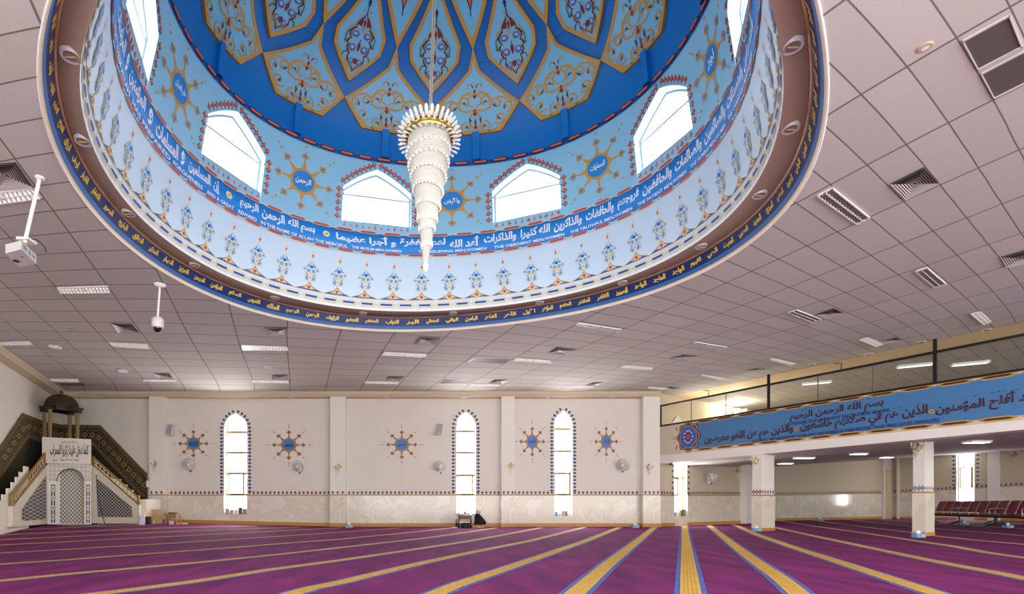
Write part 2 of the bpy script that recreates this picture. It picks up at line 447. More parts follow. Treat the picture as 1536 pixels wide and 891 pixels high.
def chain(mapf, c0, c1, n, h, hh, outer, inner, core, mats_layer=1, fill=.28):
    P = Paint(mapf); st = (c1-c0)/n
    for k in range(n):
        a = c0 + st*k; b = a + st
        def hexg(m, q, hs): return [(a+m, h), (a+m+q, h+hs), ((a+b)/2, h+hs), (b-m-q, h+hs), (b-m, h), (b-m-q, h-hs), ((a+b)/2, h-hs), (a+m+q, h-hs)]
        P.poly(hexg(-st*.04, st*.26, hh), outer, mats_layer)
        P.poly(hexg(st*.08, st*.2, hh*.62), inner, mats_layer+1)
        P.poly(hexg(st*.16, st*.08, hh*fill), core, mats_layer+2)
    return P

exec_order = []
# ================================================================== FLOOR
FX0, FX1 = -14.5, 31.0
xs = [FX0 + (FX1-FX0)*i/90 for i in range(91)]; ys = [-1.5 + 31.5*j/64 for j in range(65)]
mb = MB(); mb.grid([[(x, y, floor_z(x, y)) for x in xs] for y in ys])
C_PUR = carpet_mat('plum purple prayer carpet', '#86296c', '#5e1c54')
C_YEL = carpet_mat('yellow carpet border', '#e2b75a', '#cfa044', 22)
C_BLU = carpet_mat('blue carpet edge line', '#5a6fb4', '#4b5fa4', 14)
C_PAT = mat('carpet border brown fleck', '#b98a3a', .95)
STR = {0:[(1025,786),(1027,790),(1031.5,840),(1036,890)],1:[(1056,784),(1062,787),(1099,816.7),(1134,843),(1169,866.7),(1197,890)],2:[(1092,784),(1101,787),(1137,803),(1190.7,821.7),(1257,843),(1324,865),(1400.7,890)],
3:[(1120,784),(1165.7,792),(1224,805),(1290.7,819),(1357,833),(1424,846.7),(1490.7,859),(1536,868)],4:[(1174,782),(1230.7,790.7),(1290.7,799),(1357,809),(1424,819),(1490.7,831),(1536,837)],
5:[(1230.7,782),(1290.7,790),(1367,799),(1400.7,804),(1457,810),(1536,817)],6:[(1284,781),(1367,790),(1404,793),(1536,804)],7:[(1330.7,780),(1404,785),(1536,794)],8:[(1407,777.7),(1536,786)],
-1:[(982,791),(955,813),(912,847),(863.7,890)],-2:[(930,791),(878.7,811.7),(812,835),(745,858),(685,878),(652,892)],-3:[(877,791),(795,811.7),(712,828),(628.7,846),(562,861.7),(512,874),(466.7,883),(443,890)],
-4:[(812,791.7),(712,810.7),(612,826),(512,840.7),(400,855.7),(300,871.7),(200,885),(150,891)],-5:[(745,792),(645,806.7),(512,821.7),(400,834),(300,844),(200,853),(100,861.7),(0,872)],
-6:[(678.7,792),(595,801),(512,809),(400,817.5),(300,825.5),(200,832.7),(100,840.2),(0,847)],-7:[(602,792),(512,798.5),(400,806),(300,812.5),(200,818.5),(100,824.5),(0,830)],
-8:[(512,792),(400,797.5),(300,802.7),(200,807.8),(100,813),(0,818)],-9:[(450,791),(300,796),(200,800.5),(100,805.3),(0,810)],-10:[(383,789),(233,792.5),(133,796.7),(0,802.7)],-11:[(230,787.5),(167,789),(100,791.5),(0,796.7)]}
def floor_px(px, py):
    z = 0
    for _ in range(25):
        Y = F*(EYE-z)/(py-CY); X = (px-CX)/F*Y; z = .5*z + .5*floor_z(X, Y)
    Y = F*(EYE-z)/(py-CY)
    return Vector(((px-CX)/F*Y, Y, z))
yel = MB(); blu = MB(); fle = MB()
for k, pts in STR.items():
    dense = []
    for i in range(len(pts)-1):
        n = 8
        for j in range(n): dense.append((lerp(pts[i][0], pts[i+1][0], j/n), lerp(pts[i][1], pts[i+1][1], j/n)))
    dense.append(pts[-1])
    w_ = [floor_px(*q) for q in dense]
    sm = [w_[0]] + [(w_[i-1]+w_[i]*2+w_[i+1])/4 for i in range(1, len(w_)-1)] + [w_[-1]]
    d = sm[-1]-sm[-4]; d.normalize(); q = sm[-1]
    for j in range(1, 9): sm.append(q + d*.5*j)
    if k > 3:
        d = sm[0]-sm[4]; d.normalize(); sm = [sm[0]+d*j for j in (2, 1)] + sm
    sm = [p for p in sm if p.y < 27.5]
    L = {.13: [], .083: []}; R = {.13: [], .083: []}
    for i, p in enumerate(sm):
        t = sm[min(i+1, len(sm)-1)] - sm[max(i-1, 0)]; nrm = Vector((-t.y, t.x, 0)).normalized()
        for wd in L:
            a = p + nrm*wd; b = p - nrm*wd
            dz = .003 if wd > .1 else .006
            L[wd].append((a.x, a.y, floor_z(a.x, a.y)+dz)); R[wd].append((b.x, b.y, floor_z(b.x, b.y)+dz))
    blu.grid([L[.13], R[.13]]); yel.grid([L[.083], R[.083]])
    # woven dashes along the border, only where the pile can be made out
    acc = 0
    for i in range(1, len(sm)):
        a, b = sm[i-1], sm[i]; seg = (b-a).length; t = (b-a).normalized() if seg else Vector((1,0,0)); nr = Vector((-t.y, t.x, 0))
        if a.y > 9: continue
        s_ = .06 - acc
        while s_ < seg:
            c = a + t*s_
            for o_ in (-.05, -.017, .017, .05):
                q = c + nr*o_ + t*(.02 if abs(o_) < .03 else 0); z = floor_z(q.x, q.y) + .008
                fle.face([(q.x-t.x*.018-nr.x*.006, q.y-t.y*.018-nr.y*.006, z), (q.x+t.x*.018-nr.x*.006, q.y+t.y*.018-nr.y*.006, z), (q.x+t.x*.018+nr.x*.006, q.y+t.y*.018+nr.y*.006, z), (q.x-t.x*.018+nr.x*.006, q.y-t.y*.018+nr.y*.006, z)])
            s_ += .075
        acc = seg - (s_ - .075)
base = len(mb.v)
for src, k in ((blu, 1), (yel, 2), (fle, 3)):
    b = len(mb.v); mb.v += src.v; mb.f += [[b+i for i in f] for f in src.f]; mb.m += [k]*len(src.f)
struct(mb.build('floor', [C_PUR, C_BLU, C_YEL, C_PAT]), 'purple prayer carpet woven with yellow and blue row lines')

# ================================================================== CEILING
CU = [[2.028, 5.32052], [2.45834, -14.14961], [-0.04932, 0.39619], [0.59341, -6.7912], [-1.05079, 5.81098], [0.54173, -0.2714], [7.92754, 4.61079], [0.00973, -3.18413], [1.53615, -3.13948], [2.05429, -0.47599], [-2.81471, 1.99447], [-0.77118, 5.27421], [1.9898, -11.73252], [0.51936, 13.96851], [-1.09359, -7.13804], [1.21215, 0.86687], [-1.33994, 3.66813], [0.32483, -2.71656], [-0.64617, 0.10452], [0.64222, 1.03247], [0.00918, -0.26808]]
IJ = [(i, j) for i in range(6) for j in range(6-i)]
def ceil_uv(x, y):
    a, b = x/10, (y-9)/10
    return tuple(sum(c[k]*a**i*b**j for c, (i, j) in zip(CU, IJ)) for k in (0, 1))
LW = (-12.98, 18.1, -.4)        # left wall corner and slope dX/dY
BPOLY = [(-5.0, -1.5), (-12.98, 18.1), (7.84, 18.1), (12.2, 20.9), (16.3, 24.9), (23.8, 27.8), (27.2, 27.6), (28.6, 17), (28.6, -1.5)]
BPOLY[0] = (LW[0] + (-1.5-LW[1])*LW[2], -1.5)
def ray_hit(ox, oy, dx, dy):
    best = 1e9
    for i in range(len(BPOLY)):
        (x1, y1), (x2, y2) = BPOLY[i], BPOLY[(i+1) % len(BPOLY)]
        ex, ey = x2-x1, y2-y1; den = dx*ey - dy*ex
        if abs(den) < 1e-9: continue
        t = ((x1-ox)*ey - (y1-oy)*ex)/den; u = ((x1-ox)*dy - (y1-oy)*dx)/den
        if t > 0 and -1e-6 <= u <= 1+1e-6: best = min(best, t)
    return best
N = 360; rows = [[] for _ in range(34)]
for k in range(N):
    p = ring_pt(-180 + 360*k/N, 3.85); d = Vector((p.x-DX, p.y-7.0, 0)); r0 = d.length; d.normalize()
    R_ = ray_hit(DX, 7.0, d.x, d.y)
    for i in range(34):
        rr = r0 + (R_-r0)*(i/33)**1.3
        rows[i].append((DX+d.x*rr, 7.0+d.y*rr, HC))
mb = MB(); mb.grid(rows, 0, True)
struct(mb.build('ceiling', CEIL, uv=[ceil_uv(v[0], v[1]) for v in mb.v]), 'suspended ceiling of white rectangular tiles round the open dome')

# ================================================================== WALLS
YF = 18.1
def X18(px): return (px-CX)/F*YF
def Z18(py): return EYE + (CY-py)/F*YF
DADO = Z18(742.5)
wins = [(336.5, 370.5, 620.5, 643, 771.5), (684, 713.3, 618.8, 641, 771.5), (831.8, 858, 616.6, 638, 774), (1011.5, 1030.4, 500, 500, 774.5)]
def arch(px0, px1, ya, ys_, yb, n=9):
    """outline of a pointed window, starting bottom left and going up"""
    x0, x1, za, zs, zb = X18(px0), X18(px1), Z18(ya), Z18(ys_), Z18(yb); xm = (x0+x1)/2
    L = [(x0, zb), (x0, zs)]
    w_, h_ = x1-x0, za-zs; Rr = (w_*w_/4+h_*h_)/w_; e = math.asin(min(1, h_/Rr))
    for i in range(1, n): L.append((x0+Rr-Rr*math.cos(e*i/n), zs+Rr*math.sin(e*i/n)))
    L.append((xm, za)); R = [(x0+x1-a, b) for a, b in L[:-1]][::-1]
    return L + R
def wall_with_holes(name, outer, holes, m, Y, label):
    loops = [[Vector((x, 0, z)) for x, z in outer]] + [[Vector((x, 0, z)) for x, z in h] for h in holes]
    tl = [[Vector((v.x, v.z, 0)) for v in l] for l in loops]
    tris = tessellate_polygon(tl); flat = [v for l in loops for v in l]
    mb = MB(); mb.v = [(v.x, Y, v.z) for v in flat]
    mb.f = [list(t) for t in tris]; mb.m = [0]*len(tris)
    b = len(mb.v); mb.v += [(v.x, Y+.25, v.z) for v in flat]
    i0 = 0
    for li, l in enumerate(loops):
        n = len(l)
        if li: 
            for i in range(n): mb.f.append([i0+i, i0+(i+1)%n, b+i0+(i+1)%n, b+i0+i]); mb.m.append(1)
        i0 += n
    return struct(mb.build(name, m), label)
WT = Z18(697)
holes = [arch(*q) for q in wins[:3]]
x0, x1 = X18(1011.5), X18(1030.4)
outerF = [(-12.98, -.05), (X18(990), -.05), (X18(990), HC), (-12.98, HC)]
REV = mat('window reveal white', '#ffffff', .6)
wall_far = wall_with_holes('wall_far', outerF, holes, [WALL, REV], YF, 'long white wall with three tall pointed windows')
# right-hand walls under and behind the gallery: px, y of floor line, gold line, top of the wall under the soffit
def seg_pt(px, Y): return ((px-CX)/F*Y, Y)
RW = {'A': (990, 18.1, 743), 'B': (1109, 20.9, 743), 'D': (1163, 24.9, 743), 'E': (1322, 27.8, 740), 'F': (1335, 28.2, 739.5), 'H': (1536, 24.0, 728)}
RXY = {k: seg_pt(v[0], v[1]) for k, v in RW.items()}
RGZ = {k: EYE + (CY-v[2])/F*v[1] for k, v in RW.items()}
RXY['I'] = (28.6, 22.6); RGZ['I'] = RGZ['H']
def side_wall(name, a, b, label, holes=None, mats=WALLB):
    (xa, ya), (xb, yb) = RXY[a], RXY[b]; L = math.hypot(xb-xa, yb-ya); ux, uy = (xb-xa)/L, (yb-ya)/L
    nx, ny = -uy, ux
    if nx*(-xa)+ny*(-ya) > 0: nx, ny = -nx, -ny    # outward
    outer = [(0, -.05), (L, -.05), (L, HC), (0, HC)]
    loops = [outer] + (holes or [])
    tris = tessellate_polygon([[Vector((p[0], p[1], 0)) for p in l] for l in loops]); flat = [p for l in loops for p in l]
    P = lambda s, z, d=0: (xa+ux*s+nx*d, ya+uy*s+ny*d, z)
    mb = MB(); mb.v = [P(s, z) for s, z in flat]; mb.f = [list(t) for t in tris]; mb.m = [0]*len(tris)
    b0 = len(mb.v); mb.v += [P(s, z, .25) for s, z in flat]; i0 = 0
    for li, l in enumerate(loops):
        n = len(l)
        if li:
            for i in range(n): mb.f.append([i0+i, i0+(i+1)%n, b0+i0+(i+1)%n, b0+i0+i]); mb.m.append(1)
        i0 += n
    o = struct(mb.build(name, [mats, REV]), label)
    return o, P, L
def px_on(P, L, px):     # arc length at which a wall meets a picture column
    lo, hi = 0, L
    for _ in range(40):
        m = (lo+hi)/2; q = P(m, 0)
        if CX + F*q[0]/q[1] < px: lo = m
        else: hi = m
    return lo
def z_on(P, s, py): q = P(s, 0); return EYE + (CY-py)/F*q[1]
def crest_run(P, s0, s1, z0, z1, step=.15, name='crest_border', parent=None, gap=None, size=.13, off=.012):
    pm = Paint(lambda x, y, l: P(x, y, -(off + .003*l)))
    n = max(1, int((s1-s0)/step))
    for k in range(n):
        s = s0 + (k+.5)*(s1-s0)/n
        if gap and any(g0 < s < g1 for g0, g1 in gap): continue
        z = lerp(z0, z1, (s-s0)/(s1-s0))
        crest(pm, s, z, 0, size, NAVY, ORNB, 1, 1)
    return pm.build(name, parent)
def strip(P, s0, s1, za0, zb0, za1, zb1, d, m, name, parent=None, mi=None):
    mb = MB()
    A = [P(s0, za0, -d), P(s1, za1, -d), P(s1, zb1, -d), P(s0, zb0, -d)]; B = [P(s0, za0, 0), P(s1, za1, 0), P(s1, zb1, 0), P(s0, zb0, 0)]
    mb.hexa([A[0], A[1], B[1], B[0], A[3], A[2], B[2], B[3]])
    return mb.build(name, m, parent)
# far wall dressing between the windows
PF = lambda s, z, d=0: (s, YF+d, z)
def far_dressing(segs, wallobj, x_for_gap):
    pass
edges = [X18(222), X18(336.5), X18(370.5), X18(684), X18(713.3), X18(831.8), X18(858), X18(990)]
for i in range(0, 8, 2):
    a, b = edges[i], edges[i+1]
    mb = MB(); mb.box(((a+b)/2, YF-.01, (DADO-.02)/2 + 0), (b-a, .02, DADO-.02)); mb.build('marble_panel', MARBLE, wall_far)
    mb = MB(); mb.box(((a+b)/2, YF-.015, DADO), (b-a, .03, .035)); mb.build('gold_line', TRIMG, wall_far)
    crest_run(PF, a+.02, b-.02, DADO+.015, DADO+.015, .141, 'crest_border', wall_far)
for a, b, nm in ((edges[1], edges[2], 0), (edges[3], edges[4], 1), (edges[5], edges[6], 2)):
    zt = Z18(wins[nm][4])
    mb = MB(); mb.box(((a+b)/2, YF-.01, zt/2), (b-a, .02, zt)); mb.build('marble_panel', MARBLE, wall_far)
# skirting
mb = MB(); n = 60
for i in range(n):
    a = lerp(X18(222), X18(990), i/n); b = lerp(X18(222), X18(990), (i+1)/n)
    mb.box(((a+b)/2, YF-.03, floor_z((a+b)/2, YF)+.055), (b-a, .025, .13))
struct(mb.build('baseboard_far', TRIMG), 'thin ochre skirting along the far wall')
# painted crests round each far window
def window_crests(outline, P, parent, step=.122, size=.145, zmin=None, off=.004):
    pm = Paint(lambda x, y, l: P(x, y, -(off + .003*l)))
    pts = outline; cum = [0]
    for a, b in zip(pts, pts[1:]): cum.append(cum[-1] + math.hypot(b[0]-a[0], b[1]-a[1]))
    half = cum[-1]/2; n = int(half/step)
    for sg in (-1, 1):
        for q in range(n+1):
            d = half + sg*step*(q+.5)
            if d <= 0 or d >= cum[-1]: continue
            i = max(k for k in range(len(cum)-1) if cum[k] <= d); f = (d-cum[i])/(cum[i+1]-cum[i])
            (xa, za), (xb, zb) = pts[i], pts[i+1]; L = cum[i+1]-cum[i]; nx, nz = -(zb-za)/L, (xb-xa)/L
            x, z = lerp(xa, xb, f), lerp(za, zb, f)
            if zmin is None or z > zmin: crest(pm, x+nx*.02, z+nz*.02, math.atan2(nz, nx) - PI/2, size, NAVY, ORNB)
    return pm.build('window_crest_border', parent)
WNAME = ['leftmost tall pointed window, right of the minbar', 'tall pointed window above the small table', 'third tall pointed window from the left', 'tall window cut off by the gallery underside']
FRAME = mat('cream window frame', '#84663f', .5)
for k, q in enumerate(wins[:3]):
    out = holes[k]; wn = sthing('window_%d' % (k+1), ((out[0][0]+out[-1][0])/2, YF+.2, out[0][1]), WNAME[k])
    mb = MB(); mb.face([(x, YF+.22, z) for x, z in out]); mb.build('pane', GLOW, wn)
    mb = MB()
    inner = []
    cx_ = (out[0][0]+out[-1][0])/2; zc = (out[0][1]+max(p[1] for p in out))/2
    for x, z in out: inner.append((cx_+(x-cx_)*.9, zc+(z-zc)*.985))
    A = [(x, YF+.16, z) for x, z in out]; B = [(x, YF+.16, z) for x, z in inner]; C = [(x, YF+.21, z) for x, z in inner]
    mb.grid([A, B, C], 0, True)
    ti = [(647.5, 678.6, 710), (646.3, 678.6, 712.7), (642.5, 676, 710)][k]
    for py in ti + (742,):
        z = Z18(py); mb.box((cx_, YF+.17, z), (out[-1][0]-out[0][0]-.02, .05, .085))
    mb.build('frame', FRAME, wn)
    mb = MB(); zz0, zz1 = Z18(742), Z18(ti[2]); s0, s1 = cx_-.27, cx_+.24
    for c_, d_ in (((s0, YF+.12, (zz0+zz1)/2), (.04, .04, zz1-zz0)), ((s1, YF+.12, (zz0+zz1)/2), (.05, .05, zz1-zz0)), (((s0+s1)/2, YF+.12, zz0), (s1-s0, .05, .05)), (((s0+s1)/2, YF+.12, zz1), (s1-s0, .05, .04))): mb.box(c_, d_)
    mb.box((cx_+.02, YF+.09, zz0+.02), (.26, .02, .03), mi=1)
    mb.build('opening_sash', [FRAME, BLACK], wn)
    mb = MB(); mb.box((cx_, YF+.1, out[0][1]-.01), (out[-1][0]-out[0][0], .26, .02)); mb.build('sill', MARBLE, wn)
    window_crests(out, PF, wall_far, zmin=DADO+.05)
# pilasters
for k, (a, b) in enumerate(((223.5, 246), (495.3, 518), (752.5, 772), (965, 990))):
    xa, xb = X18(a)*.985, X18(b)*.985; D = .28; yf = YF-D
    xa, xb = (a-CX)/F*yf, (b-CX)/F*yf; z0 = floor_z(xa, YF)
    t = sthing('pilaster', ((xa+xb)/2, yf, 0), 'white pilaster, %s along the far wall' % ['first', 'second', 'third', 'fourth'][k])
    mb = MB(); mb.box(((xa+xb)/2, YF-D/2, (HC+DADO)/2), (xb-xa, D, HC-DADO)); mb.build('shaft', PIL, t)
    mb = MB(); mb.box(((xa+xb)/2, YF-D/2-.012, DADO/2), (xb-xa+.03, D, DADO)); mb.build('marble_base', MARBLE, t)
    mb = MB(); mb.box(((xa+xb)/2, YF-D/2-.016, DADO), (xb-xa+.04, D, .035)); mb.build('gold_line', TRIMG, t)
    crest_run(lambda s, z, d=0: (s, yf+d, z), xa, xb, DADO+.015, DADO+.015, .13, 'crest_border', t, off=.004)
    mb = MB(); mb.box(((xa+xb)/2, YF-D/2-.02, z0+.055), (xb-xa+.05, D, .13)); mb.build('skirting', TRIMG, t)
# cornice of the far wall and the left wall
def cornice(p0, p1, inn, name, label):
    p0, p1 = Vector(p0), Vector(p1); n = Vector(inn)
    prof = [(0, 0), (.34, 0), (.34, -.1), (.30, -.13), (.30, -.17), (.02, -.19), (0, -.19)]
    rows = [[p0 + n*d + Vector((0, 0, HC+z)) for d, z in prof], [p1 + n*d + Vector((0, 0, HC+z)) for d, z in prof]]
    mb = MB(); mb.grid(rows); return struct(mb.build(name, CORN), label)
cornice((-12.98, YF, 0), (X18(985), YF, 0), (0, -1, 0), 'trim_1', 'cream cornice along the top of the far wall')
lx = lambda y: LW[0] + (y-LW[1])*LW[2]
nl = Vector((1, .4, 0)).normalized()
cornice((-12.98, YF, 0), (lx(-1.5), -1.5, 0), (nl.x, nl.y, 0), 'trim_2', 'cream cornice along the top of the left wall')
mb = MB(); mb.prism([(-12.98, YF, -.05), (lx(-1.5), -1.5, -.05), (lx(-1.5), -1.5, HC), (-12.98, YF, HC)], (-.2, -.08, 0))
struct(mb.build('wall_left', WALL), 'plain white wall behind the left stair of the minbar')

# right-hand walls
def dress(o, P, L, ga, gb, s0=0, s1=None, skirt=True, gap=None, marb=True):
    s1 = L if s1 is None else s1
    za, zb = lerp(ga, gb, s0/L), lerp(ga, gb, s1/L)
    if marb: strip(P, s0, s1, 0, za-.02, 0, zb-.02, .02, MARBLE, 'marble_panel', o)
    strip(P, s0, s1, za-.02, za+.02, zb-.02, zb+.02, .03, TRIMG, 'gold_line', o)
    crest_run(P, s0, s1, za+.02, zb+.02, .15, 'crest_border', o, gap)
    if skirt: strip(P, s0, s1, 0, .12, 0, .12, .035, TRIMG, 'skirting', o)
q0 = math.hypot(RXY['B'][0]-RXY['A'][0], RXY['B'][1]-RXY['A'][1])
tmpP = lambda s, z: (lerp(RXY['A'][0], RXY['B'][0], s/q0), lerp(RXY['A'][1], RXY['B'][1], s/q0), z)
sa, sb = px_on(tmpP, q0, 1011.5), px_on(tmpP, q0, 1030.4)
hz0, hz1 = EYE + (CY-774.5)/F*18.6, 3.6
wA, PA, LA = side_wall('wall_far_right', 'A', 'B', 'beige wall under the near end of the gallery with a tall window', [[(sa, hz0), (sa, hz1), (sb, hz1), (sb, hz0)]])
dress(wA, PA, LA, RGZ['A'], RGZ['B'], 0, sa); dress(wA, PA, LA, RGZ['A'], RGZ['B'], sb, LA)
strip(PA, sa, sb, 0, hz0, 0, hz0, .02, MARBLE, 'marble_panel', wA)
def side_window(name, P, s0, s1, z0, z1, label, rails, sash, wallobj, glow=GLOW):
    wn = sthing(name, P((s0+s1)/2, z0, .2), label)
    mb = MB(); mb.face([P(s0, z0, .2), P(s1, z0, .2), P(s1, z1, .2), P(s0, z1, .2)]); mb.build('pane', glow, wn)
    mb = MB()
    def bar(a, b, c, d, d0=.13, d1=.19): mb.hexa([P(a, c, d0), P(b, c, d0), P(b, c, d1), P(a, c, d1), P(a, d, d0), P(b, d, d0), P(b, d, d1), P(a, d, d1)])
    bar(s0, s0+.05, z0, z1); bar(s1-.05, s1, z0, z1)
    for z in rails: bar(s0, s1, z-.03, z+.03)
    mb.build('frame', FRAME, wn)
    mb = MB(); a, b, c, d = sash
    bar(a, a+.05, c, d, .06, .12); bar(b-.07, b, c, d, .06, .12); bar(a, b, c, c+.06, .06, .12); bar(a, b, d-.06, d, .06, .12)
    mb.build('opening_sash', FRAME, wn)
    pm = Paint(lambda x, y, l: P(x, y, -(.004 + .003*l)))
    z = z0+.6
    while z < z1-.1:
        crest(pm, s0-.03, z, PI/2, .15, NAVY, ORNB); crest(pm, s1+.03, z, -PI/2, .15, NAVY, ORNB); z += .2
    pm.build('window_crest_border', wallobj)
side_window('window_4', PA, sa, sb, hz0, hz1, WNAME[3], [z_on(PA, sa, 716)], (sa+.02, sa+.36, z_on(PA, sa, 744), z_on(PA, sa, 716)), wA)
# short return with a doorway, then the long back wall
RXY['C'] = seg_pt(1128, 24.0); RGZ['C'] = EYE + (CY-743)/F*24.0
wB, PB, LB = side_wall('wall_gallery_return', 'B', 'D', 'short beige return wall beside the first column')
dress(wB, PB, LB, RGZ['B'], RGZ['D'], 0, px_on(PB, LB, 1122)); dress(wB, PB, LB, RGZ['B'], RGZ['D'], px_on(PB, LB, 1134), LB)
s_ = px_on(PB, LB, 1110); s2 = px_on(PB, LB, 1117)
strip(PB, s_, s2, 0, HC-.02, 0, HC-.02, .25, PIL, 'pilaster', wB)
sd0, sd1 = px_on(PB, LB, 1123.5), px_on(PB, LB, 1130)
dr = sthing('door_1', PB((sd0+sd1)/2, 0), 'pale lit door seen between the pilaster and the first column')
strip(PB, sd0, sd1, 0, z_on(PB, sd0, 716), 0, z_on(PB, sd0, 716), .05, mat('door lit yellow', '#f1dfae', .5), 'door_leaf', dr)  # yellow light on the leaf is painted into its colour
strip(PB, sd0-.07, sd0, 0, z_on(PB, sd0, 714), 0, z_on(PB, sd0, 714), .08, mat('door frame ochre', '#b98a44', .5), 'door_frame', dr)
wD, PD, LD = side_wall('wall_back', 'D', 'E', 'long beige and marble back wall between the two columns')
dress(wD, PD, LD, RGZ['D'], RGZ['E'])
wE, PE, LE = side_wall('wall_back_return', 'E', 'F', 'narrow pale pilaster with a cream door')
strip(PE, 0, LE, 0, HC-.02, 0, HC-.02, .1, PIL, 'pilaster', wE)
dr = sthing('door_2', PE(LE/2, 0), 'narrow cream door at the end of the long back wall')
strip(PE, LE*.28, LE*.85, 0, z_on(PE, 0, 704), 0, z_on(PE, 0, 704), .14, mat('door cream', '#dccaa6', .5), 'door_leaf', dr)
LFH = math.hypot(RXY['H'][0]-RXY['F'][0], RXY['H'][1]-RXY['F'][1])
tP = lambda s, z: (lerp(RXY['F'][0], RXY['H'][0], s/LFH), lerp(RXY['F'][1], RXY['H'][1], s/LFH), z)
sa, sb = px_on(tP, LFH, 1435), px_on(tP, LFH, 1462)
za, zb = z_on(lambda s, z: tP(s, z), sa, 757), 3.4
wF, PFR, LF = side_wall('wall_right', 'F', 'H', 'beige wall with a bright window behind the maroon seats', [[(sa, .75), (sa, 3.6), (sb, 3.6), (sb, .75)]])
dress(wF, PFR, LF, RGZ['F'], RGZ['H'], 0, sa); dress(wF, PFR, LF, RGZ['F'], RGZ['H'], sb, LF)
strip(PFR, sa, sb, 0, .75, 0, .75, .02, MARBLE, 'marble_panel', wF)
side_window('window_5', PFR, sa, sb, .75, 3.6, 'bright window behind the maroon seats on the right', [], (sa+.08, sb-.08, z_on(PFR, sa, 732), z_on(PFR, sa, 701)), wF)
s_, s2 = px_on(PFR, LF, 1482), px_on(PFR, LF, 1501)
strip(PFR, s_, s2, 0, HC-.02, 0, HC-.02, .12, PIL, 'pilaster', wF)
strip(PFR, px_on(PFR, LF, 1347), px_on(PFR, LF, 1350), 0, HC-.02, 0, HC-.02, .2, PIL, 'pilaster', wF)
wH, PH, LH_ = side_wall('wall_right_end', 'H', 'I', 'end of the beige wall behind the seats')
dress(wH, PH, LH_, RGZ['H'], RGZ['I'])
mb = MB(); mb.face([(28.6, 22.6, 0), (28.6, -1.5, 0), (28.6, -1.5, HC), (28.6, 22.6, HC)]); struct(mb.build('wall_right_side', WALLB), 'beige side wall beyond the gallery')

# ================================================================== GALLERY
GA, GB = Vector((7.84, 18.1, 0)), Vector((11.85, 10.5, 0))
GD = (GB-GA); GLEN = GD.length; GU = GD.normalized(); GN = Vector((GU.y, -GU.x, 0))
if GN.x > 0: GN = -GN          # towards the hall
TE = 1.45
def GP(t, h, d=0):             # t along, h above the eye, d out of the face towards the hall
    p = GA + GD*t + GN*d
    return Vector((p.x, p.y, EYE+h))
def gt(px):
    k = (px-CX)/F
    return (YF*k - 7.84)/(4.01 + 7.6*k)
bb = lambda t: 1.41 + .09*t
mb = MB()
mb.grid([[GP(t, h, d) for t in (0, .5, 1, TE)] for h, d in ((2.70, -.02), (2.70, .0), (1.72, 0), (1.70, .06))])
mb2 = MB()
mb2.grid([[GP(t, (bb(t) if h is None else h), d) for t in (0, .5, 1, TE)] for h, d in ((1.70, 0), (1.70, .08), (None, .08), (None, -.35))])
gal = sthing('gallery_front', GP(0, 0)*1.0, 'gallery parapet with blue inscription and white beam')
mb.build('parapet', mat('parapet cream paint', '#d8cbb8', .6), gal); mb2.build('beam', BEAM, gal)
GBLUE = mat('gallery blue paint', '#427cb2', .5)
t0 = gt(1044)
gm = lambda x, y, l: GP(x, y, .004 + .004*l)
P = Paint(gm)
ts = [t0 + (TE-t0)*i/20 for i in range(21)]
P.mb.grid([[GP(t, 2.64, .006) for t in ts], [GP(t, 1.80, .006) for t in ts]], P.mi(GBLUE))
P.build('blue_panel', gal)
nb = int((TE-t0)*GLEN/.62)
BR = mat('border dark brown', '#3a2415', .5)
for hh_ in (2.655, 1.775):
    P = Paint(gm); st = (TE-t0)/nb
    for k in range(nb):
        a = t0 + k*st; b = a+st
        P.poly([(a, hh_), (a+st*.2, hh_+.045), (b-st*.2, hh_+.045), (b, hh_), (b-st*.2, hh_-.045), (a+st*.2, hh_-.045)], GOLD, 2)
        P.poly([(a+st*.12, hh_), (a+st*.26, hh_+.022), (b-st*.26, hh_+.022), (b-st*.12, hh_), (b-st*.26, hh_-.022), (a+st*.26, hh_-.022)], BR, 3)
    P.build('border_chain', gal)
# rosette at the end of the panel
tc, hc_ = gt(1033), 2.22; P = Paint(lambda x, y, l: GP(tc + x/GLEN, hc_ + y, .004+.004*l))
def polar(fn, n=72): return [(fn(2*PI*k/n)*math.cos(2*PI*k/n), fn(2*PI*k/n)*math.sin(2*PI*k/n)) for k in range(n)]
E_ = lambda s: (lambda x, y: (x*s*.95, y*s*1.15))
P.poly(polar(lambda a: .43+.035*math.cos(8*a)), BR, 1, E_(1)); P.poly(polar(lambda a: .40+.03*math.cos(8*a)), GOLD, 2, E_(1))
P.poly(polar(lambda a: .37+.02*math.cos(8*a)), NAVY, 3, E_(1)); P.poly(polar(lambda a: .33), GOLD, 4, E_(1)); P.poly(polar(lambda a: .31), mat('rosette blue', '#1467c8', .5), 5, E_(1))
for k in range(10):
    a = k*PI/5; P.disc(.15*math.cos(a)*.95, .17*math.sin(a)*1.15, .035, .035, mat('rosette pink', '#f0a08a', .5), 6, 10); P.disc(.095*math.cos(a+.3), .11*math.sin(a+.3)*1.1, .03, .03, BLACK, 6, 8)
P.poly([(0, .1), (.07, 0), (0, -.1), (-.07, 0)], ORANGE, 7); P.poly([(0, .05), (.035, 0), (0, -.05), (-.035, 0)], MAROON, 8)
P.disc(-.5, 0, .035, .05, GOLD, 2, 10); P.disc(-.6, 0, .02, .02, BR, 2, 8); P.stroke([(-.4, .25), (-.46, .3), (-.44, .38)], .03, BR, 2); P.stroke([(-.4, -.25), (-.46, -.3), (-.44, -.38)], .03, BR, 2)
P.build('rosette', gal)
INKM = mat('gallery lettering maroon', '#4a1c1c', .5); INKN = mat('gallery lettering navy', '#1f3f7a', .5)
